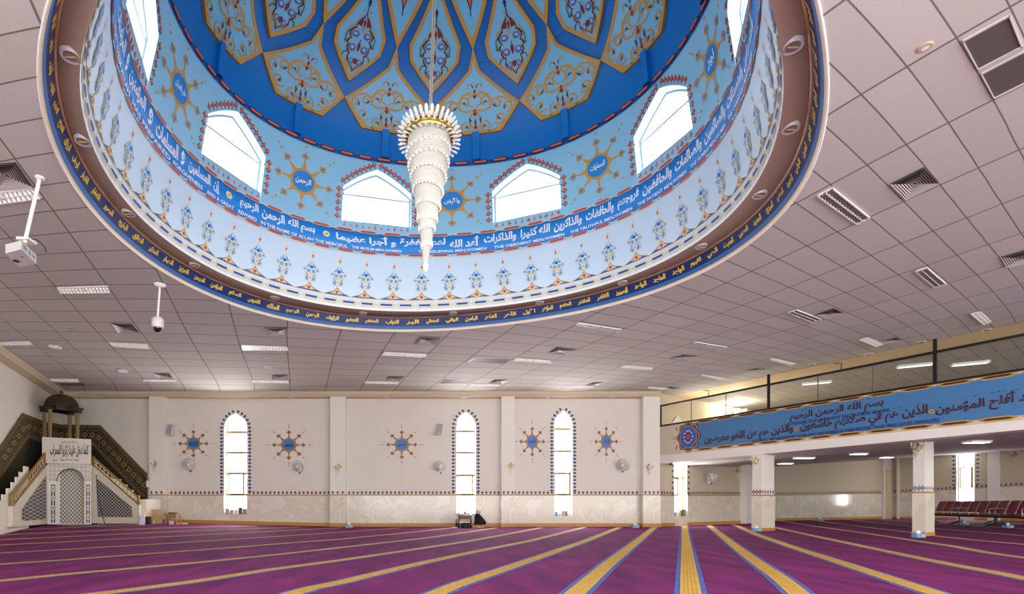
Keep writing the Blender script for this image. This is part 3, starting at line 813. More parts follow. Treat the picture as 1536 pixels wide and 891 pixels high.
def gal_text(s, pa, pb, ya, yb, h_, m, name, bold=.02):
    tv, tf, _, _ = text2d(s, bold); ta, tb = gt(pa), gt(pb); P = Paint(gm)
    b = len(P.mb.v); k = P.mi(m)
    for x, y in tv:
        t = lerp(ta, tb, x); hc = lerp(ya, yb, x); P.mb.v.append(tuple(GP(t, hc + (y-.5)*h_, .016)))
    for f in tf: P.mb.f.append([b+i for i in f]); P.mb.m.append(k)
    return P.build(name, gal)
gal_text('بسم الله الرحمن الرحيم', 1185, 1326, 2.38, 2.43, .27, INKM, 'arabic_lettering', .03)
gal_text('والذين هم عن اللغو معرضون', 1057, 1190, 2.02, 2.06, .33, INKM, 'arabic_lettering', .03)
gal_text('الذين هم في صلاتهم خاشعون', 1201, 1392, 2.07, 2.11, .33, INKM, 'arabic_lettering', .03)
gal_text('قد أفلح المؤمنون', 1404, 1552, 2.11, 2.16, .34, INKM, 'arabic_lettering', .03)
gal_text('IN THE NAME OF ALLAH THE MOST GRACIOUS MOST MERCIFUL', 1182, 1336, 2.215, 2.245, .085, INKN, 'latin_lettering', .03)
gal_text('SUCCESSFUL ARE THE BELIEVERS THOSE WHO ARE HUMBLE IN THEIR PRAYERS THOSE WHO AVOID TRIVIALITIES', 1128, 1410, 1.85, 1.885, .085, INKN, 'latin_lettering', .03)
P = Paint(lambda x, y, l: GP(x, y, .012+.004*l))
for px, h_ in ((1195.5, 2.05), (1398, 2.09)):
    t_ = gt(px); P.disc(t_, h_, .05/GLEN, .05, GOLD, 1, 14); P.disc(t_, h_, .02/GLEN, .02, MAROON, 2, 8)
P.build('verse_marks', gal)
# vowel strokes over the lettering
P = Paint(lambda x, y, l: GP(x, y, .012+.004*l)); rr = random.Random(3)
for (pa, pb, ya, yb) in ((1185,1326,2.38,2.43),(1057,1190,2.02,2.06),(1201,1392,2.07,2.11),(1404,1530,2.11,2.16)):
    n = int((pb-pa)/9)
    for i in range(n):
        f_ = (i+.5)/n; t_ = gt(lerp(pa, pb, f_)); h_ = lerp(ya, yb, f_) + .15 + .03*rr.random()
        if rr.random() < .5: P.poly([(t_-.0035, h_), (t_+.002, h_+.012), (t_+.0035, h_+.03), (t_-.002, h_+.016)], INKM, 1)
P.build('vowel_marks', gal)
# glass balustrade
bal = thing('glass_balustrade', 'black framed glass balustrade on top of the blue gallery front', 'balustrade', GP(0, 2.7))
mb = MB()
def gbar(ta, tb, ha, hb, w=.05, off=0):
    mb.hexa([GP(ta, ha, off-w/2), GP(tb, ha, off-w/2), GP(tb, ha, off+w/2), GP(ta, ha, off+w/2), GP(ta, hb, off-w/2), GP(tb, hb, off-w/2), GP(tb, hb, off+w/2), GP(ta, hb, off+w/2)])
gbar(0, TE, 3.385, 3.435, .06); mb.build('top_rail', BLACK, bal); mb = MB()
gbar(0, TE, 2.69, 2.74, .06); mb.build('bottom_rail', BLACK, bal)
for px, top in ((990.8, 3.43), (1153, 3.66), (1402.5, 3.66)):
    mb = MB(); t_ = gt(px); e = .03/GLEN; gbar(t_-e, t_+e, 2.72, top if px < 1000 else HC-EYE-.15, .05); mb.build('post', BLACK, bal)
for px in (1063, 1262):
    mb = MB(); t_ = gt(px); mb.tube([GP(t_, 3.42), GP(t_, 3.6), GP(t_-.02, 3.63)], .012, 6); mb.build('hook', BLACK, bal)
js = [0, gt(1037), gt(1089), gt(1153), gt(1227), gt(1309), gt(1402.5), gt(1498), TE]
for i in range(len(js)-1):
    mb = MB(); mb.face([GP(js[i]+.001, 2.74), GP(js[i+1]-.001, 2.74), GP(js[i+1]-.001, 3.385), GP(js[i]+.001, 3.385)]); mb.build('glass_pane', GLASS, bal)
    if i: mb = MB(); gbar(js[i]-.0012, js[i]+.0012, 2.74, 3.385, .015); mb.build('joint_strip', mat('joint grey', '#6d645e', .4), bal)
# gallery floor slab and its underside
front = [GP(t, bb(t), -.3) for t in (0.0, .12, .3, .55, .72, 1.05, TE)]
backs = [Vector((RXY['A'][0]+.3, RXY['A'][1]+.3, EYE+1.41)), Vector((*RXY['B'], EYE+1.50)), Vector((*RXY['D'], EYE+1.84)), Vector((*RXY['E'], EYE+2.40)), Vector((*RXY['F'], EYE+2.46)), Vector((*RXY['H'], EYE+2.52)), Vector((*RXY['I'], EYE+2.5))]
def soff(a, v):
    i = min(int(a), 5); f = a-i
    return lerp(lerp(front[i], front[i+1], f), lerp(backs[i], backs[i+1], f), v)
NA, NV = 60, 24; mb = MB()
rows = [[soff(6*i/NA, j/NV) for i in range(NA+1)] for j in range(NV+1)]
mb.grid(rows)
uvs = [(p[0]/1.2, p[1]/.6) for p in mb.v]
struct(mb.build('ceiling_gallery', CEIL, uv=uvs), 'tiled underside of the gallery')
mb = MB(); mb.grid([[p + Vector((0, 0, .3)) for p in r] for r in rows]); struct(mb.build('floor_gallery', WALLB), 'gallery floor')
# ceiling strip over the rail, warm light painted into its colour
mb = MB(); mb.grid([[ (GP(t, 3.845, -.75+.0*t)) for t in (-.02, .5, 1, TE)], [GP(t, 3.845, -2.0) for t in (-.02, .5, 1, TE)]])
struct(mb.build('ceiling_warm_light', mat('ceiling warm light tint', '#e6cfa6', .6)), 'ceiling strip above the balustrade, coloured as if warmly lit')
pc = on_h(1400, 478, HC-EYE); u0 = ceil_uv(pc.x, pc.y); ux_ = ceil_uv(pc.x+.3, pc.y); uy_ = ceil_uv(pc.x, pc.y+.3)
def aff(x, y): return tuple(u0[i] + (ux_[i]-u0[i])/.3*(x-pc.x) + (uy_[i]-u0[i])/.3*(y-pc.y) for i in (0, 1))
mb = MB(); c1, c2 = GP(-.02, 3.843, -2.0), GP(TE+.4, 3.843, -2.0)
mb.face([c1, c2, Vector((28.5, 8, EYE+3.843)), Vector((28.5, 22.6, EYE+3.843)), Vector((27.1, 24, EYE+3.843)), Vector((24.3, 28, EYE+3.843)), Vector((16.2, 24.8, EYE+3.843)), Vector((12.1, 20.8, EYE+3.843))])
struct(mb.build('ceiling_upper_gallery', CEIL, uv=[aff(v[0], v[1]) for v in mb.v]), 'tiled ceiling seen through the glass over the gallery')
# columns
for k, (px, Yc, lab, wa, wc) in enumerate(((1142.5, 15.0, 'square column with wall lamp, left of the two under the gallery', .27, .62), (1387, 12.6, 'square column with tiled base in front of the maroon seats', .22, .5))):
    c0 = Vector(((px-CX)/F*Yc, Yc, 0)); a = GU*-wa; b = Vector((-GN.x, -GN.y, 0))*wc
    top = EYE + bb((Yc-18.1)/-7.6) - .002
    t = sthing('column', c0 + (a+b)/2, lab)
    if k: top += .1
    gz = EYE + (CY-[743, 738.5][k])/F*Yc
    def colbox(m, z0, z1, g, nm):
        mb = MB(); A = c0 - (a.normalized()+b.normalized())*g; aa = a + a.normalized()*2*g; b_ = b + b.normalized()*2*g
        q = [A, A+b_, A+aa+b_, A+aa]
        mb.hexa([v+Vector((0, 0, z0)) for v in q] + [v+Vector((0, 0, z1)) for v in q]); return mb.build(nm, m, t)
    colbox(PIL, gz, top, 0, 'shaft'); colbox(MARBLE, 0, gz, .012, 'marble_base'); colbox(TRIMG, gz-.02, gz+.02, .018, 'gold_line'); colbox(TRIMG, 0, .09, .02, 'skirting')
    al = a.normalized(); bl = b.normalized()
    pm = Paint(lambda x, y, l: c0 + al*x - bl*(.003*l) + Vector((0, 0, y)))
    n = 3 if k else 3
    for i in range(n): crest(pm, (i+.5)*wa/n, gz+.02, 0, .16, ORNB if not k else mat('crest mid blue', '#4a8fd0', .5), GOLD)
    pm.build('crest_border', t)
    pm = Paint(lambda x, y, l: c0 + bl*x - al*(.003*l) + Vector((0, 0, y)))
    for i in range(5): crest(pm, (i+.5)*wc/5, gz+.02, 0, .15, mat('crest pale blue', '#a9b4d8', .5) if k else ORNB, GOLD)
    pm.build('crest_border', t)
    # wall lamps stand on the left faces; remembered for later
    if k == 0: COLF1 = c0 + al*wa/2 - bl*.02
    else: COLF2 = c0 + al*wa/2 - bl*.02

# ================================================================== DOME RING, DRUM
NC = 180
cs = [-180 + 360*k/NC for k in range(NC)]
def rings(fn, levels): return [[fn(c, h, o) for c in cs] for h, o in levels]
dome = sthing('dome', (DX, 7.0, HC), 'round painted dome over the hall with drum, windows and inscription band')
def shell(name, m, fn, levels, mi=None, parent=dome, smooth=True):
    mb = MB(); mb.grid(rings(fn, levels), 0, True); return mb.build(name, m, parent, smooth=smooth)
shell('ring_lip', WHT, ring_pt, [(3.85, 0), (3.84, -.012), (3.838, .004), (3.862, .014)])
shell('ring_gold_line', GOLDL, ring_pt, [(3.862, .014), (3.885, .028)])
shell('ring_lit_band', RINGB, ring_pt, [(3.885, .028), (3.945, .055)])
shell('ring_navy_band', RINGN, ring_pt, [(3.945, .055), (4.10, .115)])
shell('ring_top_moulding', mat('copper moulding', '#b98a58', .4), ring_pt, [(4.10, .115), (4.098, .135), (4.125, .14)])
mb = MB(); mb.grid([[ring_pt(c, 4.125, .14) for c in cs], [ring_pt(c, 4.11, .16) for c in cs], [lerp(ring_pt(c, 4.11, .16), drum_pt(c, 4.05, 0), .5) for c in cs], [drum_pt(c, 4.045, 0) for c in cs]], 0, True)
mb.build('soffit', SOFF, dome, smooth=True)
shell('drum_white_strip', WHT, drum_pt, [(4.045, 0), (4.085, 0)])
shell('drum_lower_wall', SKY, drum_pt, [(4.085, 0), (4.5, 0), (4.85, 0), (5.21, 0)])
shell('inscription_band', BAND, drum_pt, [(5.21, .0), (5.21, .012), (5.66, .012), (5.66, 0)])
# upper drum with window openings
WC = [-162+36*k for k in range(10)]
WH0, WHS, WHA, WHW = 5.83, 6.42, 6.80, 8.25
def warch(cc, grow=0, n=8):
    L = [(cc-WHW, WH0), (cc-WHW, WHS)]
    for i in range(1, n):
        t = i/n; L.append((cc-WHW+WHW*t, WHS + (WHA-WHS)*(t + .42*t*(1-t))))
    L.append((cc, WHA)); R = [(2*cc-a, b) for a, b in L[:-1]][::-1]
    return L + R
up = MB()
for cc in WC:
    # strips of wall either side, below, above
    a0, a1 = cc-18, cc+18
    def colq(ca, cb, ha, hb, n=4, k=5):
        rows_ = [[drum_pt(lerp(ca, cb, i/n), lerp(ha, hb, j/k)) for i in range(n+1)] for j in range(k+1)]
        up.grid(rows_)
    colq(a0, cc-WHW, 5.66, 6.95); colq(cc+WHW, a1, 5.66, 6.95); colq(cc-WHW, cc+WHW, 5.66, WH0, 4, 1)
    o = warch(cc); top = o[1:-1]
    up.grid([[drum_pt(c, h) for c, h in top], [drum_pt(c, lerp(h, 6.95, .5)) for c, h in top], [drum_pt(c, 6.95) for c, h in top]])
up.build('drum_upper_wall', SKY2, dome)
DWN = ['behind the camera' ]*10
for k, cc in enumerate(WC):
    o = warch(cc)
    lab = {-90: 'dome window cut by the top left of the frame', -54: 'tilted dome window, upper left', -18: 'dome window left of the chandelier', 18: 'dome window right of the chandelier', 54: 'tilted dome window, upper right', 90: 'dome window cut by the top right of the frame'}.get(cc)
    if lab is None: lab = 'dome window on the side of the drum nearest the viewer, hidden above the frame'
    wn = sthing('window_%d' % (6+k), drum_pt(cc, WH0, -.2), lab)
    D1 = -.26
    mb = MB(); mb.grid([[drum_pt(c, h) for c, h in o], [drum_pt(c, h, D1) for c, h in o]], 0, True); mb.build('reveal', mat('window reveal pale blue', '#e9f4fb', .5), wn)
    mb = MB(); mb.face([drum_pt(c, h, D1+.03) for c, h in o]); mb.build('pane', GLOWD, wn)
    cxm, hm = cc, (WH0+WHA)/2
    inn = [(cxm+(c-cxm)*.94, hm+(h-hm)*.93) for c, h in o]
    mb = MB(); mb.grid([[drum_pt(c, h, D1+.09) for c, h in o], [drum_pt(c, h, D1+.09) for c, h in inn], [drum_pt(c, h, D1+.04) for c, h in inn]], 0, True)
    mb.hexa([drum_pt(cc-WHW, 6.36, D1+.04), drum_pt(cc+WHW, 6.36, D1+.04), drum_pt(cc+WHW, 6.36, D1+.08), drum_pt(cc-WHW, 6.36, D1+.08), drum_pt(cc-WHW, 6.385, D1+.04), drum_pt(cc+WHW, 6.385, D1+.04), drum_pt(cc+WHW, 6.385, D1+.08), drum_pt(cc-WHW, 6.385, D1+.08)])
    mb.build('frame', mat('dome window frame pale', '#8fa9b5', .4), wn)
    # crest border
    pm = Paint(lambda x, y, l: drum_pt(x, y, LAY*l))
    pts = o + [o[0]]; acc = 0; step = .118
    for i in range(len(pts)-1):
        xa, za, xb, zb = pts[i][0]/MD, pts[i][1], pts[i+1][0]/MD, pts[i+1][1]
        L = math.hypot(xb-xa, zb-za); ux, uz = (xb-xa)/L, (zb-za)/L; nn = max(1, round(L/step)) if L > .3 else None
        ss = [(j+.5)*L/nn for j in range(nn)] if nn else ([L/2] if 1 else [])
        for s in ss:
            x, z = xa+ux*s - uz*.025, za+uz*s + ux*.025
            ang = math.atan2(ux, -uz) - PI/2
            ca, sa_ = math.cos(ang), math.sin(ang)
            tr = lambda u, v: ((x + u*ca - v*sa_)*MD, z + u*sa_ + v*ca)
            sz = .08 if abs(zb-za) < 1e-6 else .105
            pm.poly([(u*sz*1.45, v*sz*1.12-.003) for u, v in CREST], NAVY, 1, tr); pm.poly([(u*sz*1.0, v*sz*.86+.012) for u, v in CREST], ORANGE, 2, tr)
    pm.build('window_crest_border', wn)
# chains and bands
cm = lambda x, y, l: drum_pt(x, y, LAY*l)
cmb = lambda x, y, l: drum_pt(x, y, .012 + LAY*l)
chain(cm, -180, 180, 84, 4.165, .062, GOLDL, SKY, ORNB, fill=.34).build('lower_chain', dome)
CRM = mat('cream border paint', '#f3e2b2', .5)
chain(cmb, -180, 180, 64, 5.205, .030, CRM, BAND, RED, fill=.75).build('band_lower_border', dome)
chain(cmb, -180, 180, 64, 5.665, .030, CRM, BAND, RED, fill=.75).build('band_upper_border', dome)
mb = MB(); mb.grid([[drum_pt(c, 4.262, .006) for c in cs], [drum_pt(c, 4.274, .006) for c in cs]], 0, True); mb.build('palmette_base_line', GOLDL, dome)
PB = mat('palmette azure', '#3fa0ea', .5); PN = mat('palmette steel blue', '#2f62b0', .5)
def mir(p): return p + [(-x, y) for x, y in p[::-1]]
def palmette(c0):
    P = Paint(drum_map(c0, 4.274)); G = GOLDL
    P.poly([(-.245, 0), (-.12, .05), (-.05, .09), (0, .165), (.05, .09), (.12, .05), (.245, 0)], PN, 1)
    P.poly([(-.13, 0), (-.1, .04), (-.04, .08), (0, .14), (.04, .08), (.1, .04), (.13, 0)], G, 2)
    P.stroke([(-.245, 0), (-.12, .05), (-.05, .09), (0, .165), (.05, .09), (.12, .05), (.245, 0)], .011, G, 3)
    P.poly([(0, .1), (.035, .06), (0, .02), (-.035, .06)], RED, 3)
    for s in (-1, 1): P.poly([(s*.03, .005), (s*.06, .028), (s*.12, .02), (s*.14, .005)], PN, 3)
    out = mir([(.0, .175), (.06, .18), (.105, .215), (.115, .26), (.095, .31), (.105, .36), (.145, .38), (.155, .41), (.13, .45), (.08, .5), (.03, .57), (0, .60)])[:-1]
    P.poly(out, G, 1)
    cx, cy = 0, .39
    P.poly([(x*.87, cy+(y-cy)*.93) for x, y in out], SKY, 2)
    for s in (-1, 1):
        P.poly([(s*.02, .2), (s*.07, .2), (s*.09, .25), (s*.06, .28), (s*.03, .25)], PB, 3)
        P.poly([(s*.03, .29), (s*.055, .30), (s*.085, .35), (s*.075, .29), (s*.05, .27)], PB, 3)
        P.poly([(s*.02, .36), (s*.05, .33), (s*.085, .385), (s*.06, .42), (s*.02, .41)], PB, 3)
        P.poly([(s*.1, .385), (s*.135, .40), (s*.115, .43), (s*.09, .42)], PB, 3)
        P.poly([(s*.055, .45), (s*.09, .455), (s*.04, .52), (s*.015, .56), (s*.02, .52)], PB, 3)
        P.stroke([(s*.02, .19), (s*.05, .26), (s*.03, .31), (s*.06, .36), (s*.05, .44), (s*.1, .44)], .010, G, 4)
    P.poly([(0, .42), (.03, .36), (.018, .31), (0, .29), (-.018, .31), (-.03, .36)], G, 4)
    P.poly([(-.035, .465), (-.02, .495), (.02, .495), (.035, .465), (.02, .435), (-.02, .435)], PN, 4)
    P.poly([(0, .27), (.014, .25), (0, .23), (-.014, .25)], ORANGE, 5)
    P.poly([(-.006, .63), (-.006, .79), (.006, .79), (.006, .63)], G, 1); P.poly([(-.045, .655), (0, .67), (.045, .655), (0, .645)], G, 2)
    P.poly([(0, .725), (.022, .685), (0, .655), (-.022, .685)], ORANGE, 3)
    return P.build('palmette', dome)
for k in range(56): palmette(-7.2 + 360/56*k)
# medallions
WORDS = {-72: 'علم القرآن', -36: 'الرحمن', 0: 'والأرض', 36: 'السماوات', 72: 'نور'}
for k in range(10):
    cc = -180+36*k
    P = Paint(drum_map(cc, 6.30)); medallion(P, .205, 1.0, .84, GOLD, DISC, DISC, WHITE, WORDS.get(cc, 'الله'), 2.35); P.build('medallion', dome)
# inscription
def band_text(s, c0, c1, h0, h1, m, name, bold=.02):
    tv, tf, _, _ = text2d(s, bold); P = Paint(cmb); P.text(tv, tf, m, (c0, h0, c1, h1), 1.5); return P.build(name, dome)
def words_text(items, m, name, h0, h1, bold):
    for s, a, b in items: band_text(s, a, b, h0, h1, m, name, bold)
AW = [('بسم الله', -39.0, -32.5), ('الرحمن', -45.5, -39.8), ('الرحيم', -51.0, -46.3), ('إن', -58.3, -56.4), ('المسلمين', -66.0, -59.2), ('و', -68.6, -67.4), ('المسلمات', -77.2, -69.6), ('و', -80.2, -78.6), ('المؤمنين', -89.5, -81.6), ('و', -92.5, -91), ('المؤمنات', -104, -94),
      ('و أجراً عظيماً', -27.5, -13.2), ('لهم مغفرة', -12.3, -1.6), ('أعد الله', -.6, 6.6), ('والذاكرات', 7.6, 15.2), ('الله كثيراً', 16.2, 23.5), ('والذاكرين', 24.5, 31.5), ('والحافظات', 32.5, 39.5), ('فروجهم', 40.5, 46), ('والحافظين', 47, 55), ('والصائمات', 56, 65), ('والصائمين', 66, 75), ('والمتصدقات', 76, 86), ('والمتصدقين', 87, 98)]
for s, a, b in AW: band_text(s.replace('ً', ''), a, b, 5.37, 5.60, WHITE, 'arabic_inscription', .035)
LWD = [('FOR THEM ALLAH', -104, -88), ('HAS PREPARED', -86.5, -72), ('FORGIVENESS', -71, -61.5), ('AND A GREAT', -60.3, -52.5), ('REWARD', -51.4, -46.8), ('IN THE NAME OF ALLAH THE MERCIFUL', -45.8, -24.8), ('THE MUSLIM MEN,WOMEN', -23.8, -12), ('THE BELIEVING MEN,WOMEN', -8, 8.2), ('THE OBEDIENT MEN,WOMEN', 10, 27.2), ('THE TRUTHFUL MEN,WOMEN', 28.6, 44.2), ('THE PATIENT MEN,WOMEN', 45.6, 59.5), ('THE HUMBLE MEN,WOMEN', 60.8, 74.5), ('THE CHARITABLE MEN,WOMEN', 76, 94)]
for s, a, b in LWD: band_text(s, a, b, 5.255, 5.325, WHITE, 'latin_inscription', .02)
P = Paint(cmb)
for c in (-29.8, -53.8):
    for k in range(6): P.disc(c+.45*math.cos(k*PI/3), 5.48+.035*math.sin(k*PI/3), .42, .033, CRM, 2, 10)
    P.disc(c, 5.48, .3, .022, GOLD, 3, 10)
P.build('verse_rosette', dome)
# yellow names round the ring
NAMES = 'الرحمن الرحيم الملك القدوس السلام المؤمن المهيمن العزيز الجبار المتكبر الخالق البارئ المصور الغفار القهار الوهاب الرزاق الفتاح العليم القابض الباسط الخافض الرافع المعز المذل السميع البصير الحكم العدل اللطيف الخبير الحليم العظيم الغفور الشكور العلي الكبير الحفيظ المقيت الحسيب الجليل الكريم الرقيب المجيب الواسع الحكيم الودود المجيد الباعث الشهيد الحق الوكيل القوي المتين الولي الحميد المحصي المبدئ المعيد المحيي المميت الحي القيوم الواجد الماجد الواحد الصمد القادر المقتدر المقدم المؤخر الأول الآخر الظاهر الباطن الوالي المتعالي البر التواب المنتقم العفو الرؤوف'.split()
P = Paint(lambda x, y, l: ring_pt(x, y, .055+(y-3.945)*.387+.002+LAY*l)); nn = len(NAMES)
for k, wd in enumerate(NAMES):
    c = -31 - 360*k/nn; c = (c+180) % 360 - 180
    if abs(c) > 150: continue
    tv, tf, _, _ = text2d(wd, .045); P.text(tv, tf, YEL, (c-1.4, 3.972, c+1.4, 4.072), 1)
P.build('divine_names_lettering', dome)
# recessed lights in the soffit
LN = {}
for k in range(18):
    cc = -180+20*k
    p = lerp(ring_pt(cc, 4.11, .16), drum_pt(cc, 4.05, 0), .5)
    vis = -125 <= cc <= 125
    if not vis: continue
    nm = {-120: 'highest on the left of the ring', -100: 'second down the left of the ring', -80: 'third down the left of the ring', -60: 'fourth down the left of the ring', -40: 'lower left of the ring', -20: 'left of the chandelier tip', 0: 'right below the chandelier tip', 20: 'at the bottom right of the ring', 40: 'lower right of the ring', 60: 'fourth down the right of the ring', 80: 'third down the right of the ring', 100: 'second down the right of the ring', 120: 'highest on the right of the ring'}[cc]
    t = thing('recessed_downlight', 'round recessed downlight in the brown ring soffit, %s' % nm, 'downlight', p + Vector((0, 0, -.022)), 'recessed downlights in the brown dome ring')
    mb = MB(); mb.lathe([(.062, 0), (.078, -.010), (.086, -.006), (.088, .03)], (0, 0, 0), 24); mb.build('trim_ring', mat('downlight rim enamel', '#b9b8ba', .3), t, smooth=True, world=False)
    mb = MB(); mb.lathe([(.001, .005), (.064, 0)], (0, 0, 0), 24); mb.build('lens', mat('downlight lens', '#8d847a', .3), t, world=False)
    mb = MB(); mb.tube([(-.05, 0, -.004), (.05, 0, -.004)], .008, 6); mb.build('lamp_tube', mat('downlight tube', '#b8a27c', .3), t, world=False)

# ================================================================== DOME SHELL
phs = [-1.5, 0, 3, 6, 10, 14, 18, 22, 27, 32, 38, 45, 52, 60, 68, 76, 83, 90]
mb = MB(); mb.grid([[dome_pt(c, ph, 0) for c in cs] for ph in phs], 0, True)
mb.grid([[dome_pt(c, -1.5, 0) for c in cs], [drum_pt(c, 6.95, 0) for c in cs]], 0, True)
mb.build('dome_shell', DOMEB, dome, smooth=True)
chain(lambda x, y, l: lerp(drum_pt(x, 6.95, 0), dome_pt(x, 0, 0), (y)) + (Vector((DX, 7.0, 0)) - Vector((drum_pt(x, 6.9).x, drum_pt(x, 6.9).y, 0))).normalized()*(.02+.006*l) + Vector((0, 0, 0)), -180, 180, 76, .35, 1.05, NAVY, NAVY, ORANGE, fill=.42).build('dome_base_chain', dome)
def inset(poly, d):
    n = len(poly); out = []
    A = sum(poly[i][0]*poly[(i+1)%n][1]-poly[(i+1)%n][0]*poly[i][1] for i in range(n)); sg = 1 if A > 0 else -1
    for i in range(n):
        p0, p1, p2 = poly[i-1], poly[i], poly[(i+1)%n]
        def nrm(a, b): dx, dy = b[0]-a[0], b[1]-a[1]; l = math.hypot(dx, dy); return (-dy/l*sg, dx/l*sg)
        n1, n2 = nrm(p0, p1), nrm(p1, p2); bx, by = n1[0]+n2[0], n1[1]+n2[1]; q = (bx*bx+by*by)
        k = min(2*d/q if q > .05 else 2*d/.05, d*3)
        k = 2*d/max(q, .35)
        out.append((p1[0]+bx*k, p1[1]+by*k))
    return out
def subdiv(poly, step=.14):
    out = []
    n = len(poly)
    for i in range(n):
        a, b = poly[i], poly[(i+1)%n]; m = max(1, int(math.hypot(b[0]-a[0], b[1]-a[1])/step))
        out += [(lerp(a[0], b[0], j/m), lerp(a[1], b[1], j/m)) for j in range(m)]
    return out
def subdiv2(pa, pb, step=.14):
    A, B = [], []; n = len(pa)
    for i in range(n):
        a, b = pa[i], pa[(i+1)%n]; c, d = pb[i], pb[(i+1)%n]; m = max(1, int(math.hypot(b[0]-a[0], b[1]-a[1])/step))
        for j in range(m):
            A.append((lerp(a[0], b[0], j/m), lerp(a[1], b[1], j/m))); B.append((lerp(c[0], d[0], j/m), lerp(c[1], d[1], j/m)))
    return A, B
def panel(name, c0, ph0, polyd, high, fw, ctr):
    """raised framed panel; polyd in (degrees round, degrees up)"""
    cosn = lambda ph: 4.2*math.cos(math.radians(ph0+.6*(ph-ph0)))
    poly = [(math.radians(dc)*cosn(ph), 3.0*math.radians(ph-ph0)) for dc, ph in polyd]
    mp = dome_map(c0, ph0, high)
    inn = inset(poly, fw); A, B = subdiv2(poly, inn)
    t = bpy.data.objects.new(name, None); COL.objects.link(t); t.parent = dome; t.location = mp(0, 0, 0) - dome.location
    mb = MB()
    mb.grid([[mp(x, y, -high/LAY) for x, y in A], [mp(x, y, 1) for x, y in A]], 1, True)
    mb.grid([[mp(x, y, 1) for x, y in A], [mp(x, y, 1) for x, y in B]], 0, True)
    mb.grid([[mp(x, y, 1) for x, y in B], [mp(x, y, -1) for x, y in B]], 0, True)
    mb.build('panel_frame', [GOLD, SIDEG], t)
    mb = MB(); rows_ = []
    for k in range(8):
        f = 1-k/7.0
        rows_.append([mp(ctr[0]+(x-ctr[0])*f, ctr[1]+(y-ctr[1])*f, -1) for x, y in B])
    mb.grid(rows_, 0, True); mb.build('panel_field', PANEL, t, smooth=True)
    return t, mp
def spiral(cx, cy, r, a0, turns, n=22, sgn=1, r1=.12):
    return [(cx + r*(1-(1-r1)*i/n)*math.cos(a0+sgn*turns*2*PI*i/n), cy + r*(1-(1-r1)*i/n)*math.sin(a0+sgn*turns*2*PI*i/n)) for i in range(n+1)]
def arabesque(P, s=1.0):
    G = GOLD
    for sg in (-1, 1):
        T = lambda x, y: (sg*x*s, y*s - .03)
        P.stroke(spiral(.16, -.33, .115, PI*.5, 1.35, sgn=-1), .030, G, 1, tr=T)
        P.stroke(spiral(.43, -.20, .12, PI*1.2, 1.3, sgn=1), .030, G, 1, tr=T)
        P.stroke(spiral(.56, -.02, .105, PI*1.5, 1.25, sgn=1), .028, G, 1, tr=T)
        P.stroke(spiral(.38, .05, .11, PI*1.0, 1.25, sgn=-1), .030, G, 1, tr=T)
        P.stroke(spiral(.21, .14, .10, PI*1.3, 1.2, sgn=-1), .028, G, 1, tr=T)
        P.stroke([(0, -.42), (.05, -.44), (.12, -.43), (.16, -.445)], .030, G, 1, tr=T)
        P.stroke([(.03, -.38), (.10, -.26), (.09, -.14), (.02, -.04)], .030, G, 1, tr=T)
        P.stroke([(.16, -.445), (.33, -.42), (.46, -.34), (.52, -.26)], .030, G, 1, tr=T)
        P.stroke([(.02, -.02), (.16, -.04), (.27, .0), (.30, .12), (.22, .24), (.1, .28), (.03, .24)], .040, G, 1, tr=T)
        P.stroke([(.02, .04), (.1, .08), (.12, .18), (.06, .24)], .024, G, 1, tr=T)
        P.stroke([(.3, .1), (.42, .17), (.55, .12), (.64, .05), (.66, -.06)], .032, G, 1, tr=T)
        P.stroke([(.02, .36), (.07, .42), (.12, .41), (.13, .36)], .024, G, 1, tr=T)
        for (x, y, a, l) in ((.16, -.33, .8, .10), (.43, -.2, 2.2, .12), (.54, -.03, 1.2, .11), (.36, .04, 2.6, .12), (.19, .10, .5, .1), (.11, -.2, 1.5, .14), (.25, -.44, .3, .08), (.05, .38, 1.2, .08)):
            ca, sa_ = math.cos(a), math.sin(a)
            P.poly([(x-ca*l/2, y-sa_*l/2), (x-sa_*l*.3, y+ca*l*.3), (x+ca*l/2, y+sa_*l/2), (x-sa_*l*.02, y+ca*l*.02)], NAVY, 2, T)
    T = lambda x, y: (x*s, y*s-.03)
    for y, w_, h_ in ((-.33, .04, .07), (-.24, .028, .10), (-.08, .05, .06), (.3, .035, .05), (.22, .045, .05), (-.02, .03, .04)):
        P.poly([(0, y-h_), (w_, y), (0, y+h_), (-w_, y)], G, 2, T); P.poly([(0, y-h_*.75), (w_*.7, y), (0, y+h_*.75), (-w_*.7, y)], MAROON, 3, T)
KB = mat('kite leaf blue', '#1c6fc0', .5); KL = mat('kite leaf light blue', '#8cc6ee', .5)
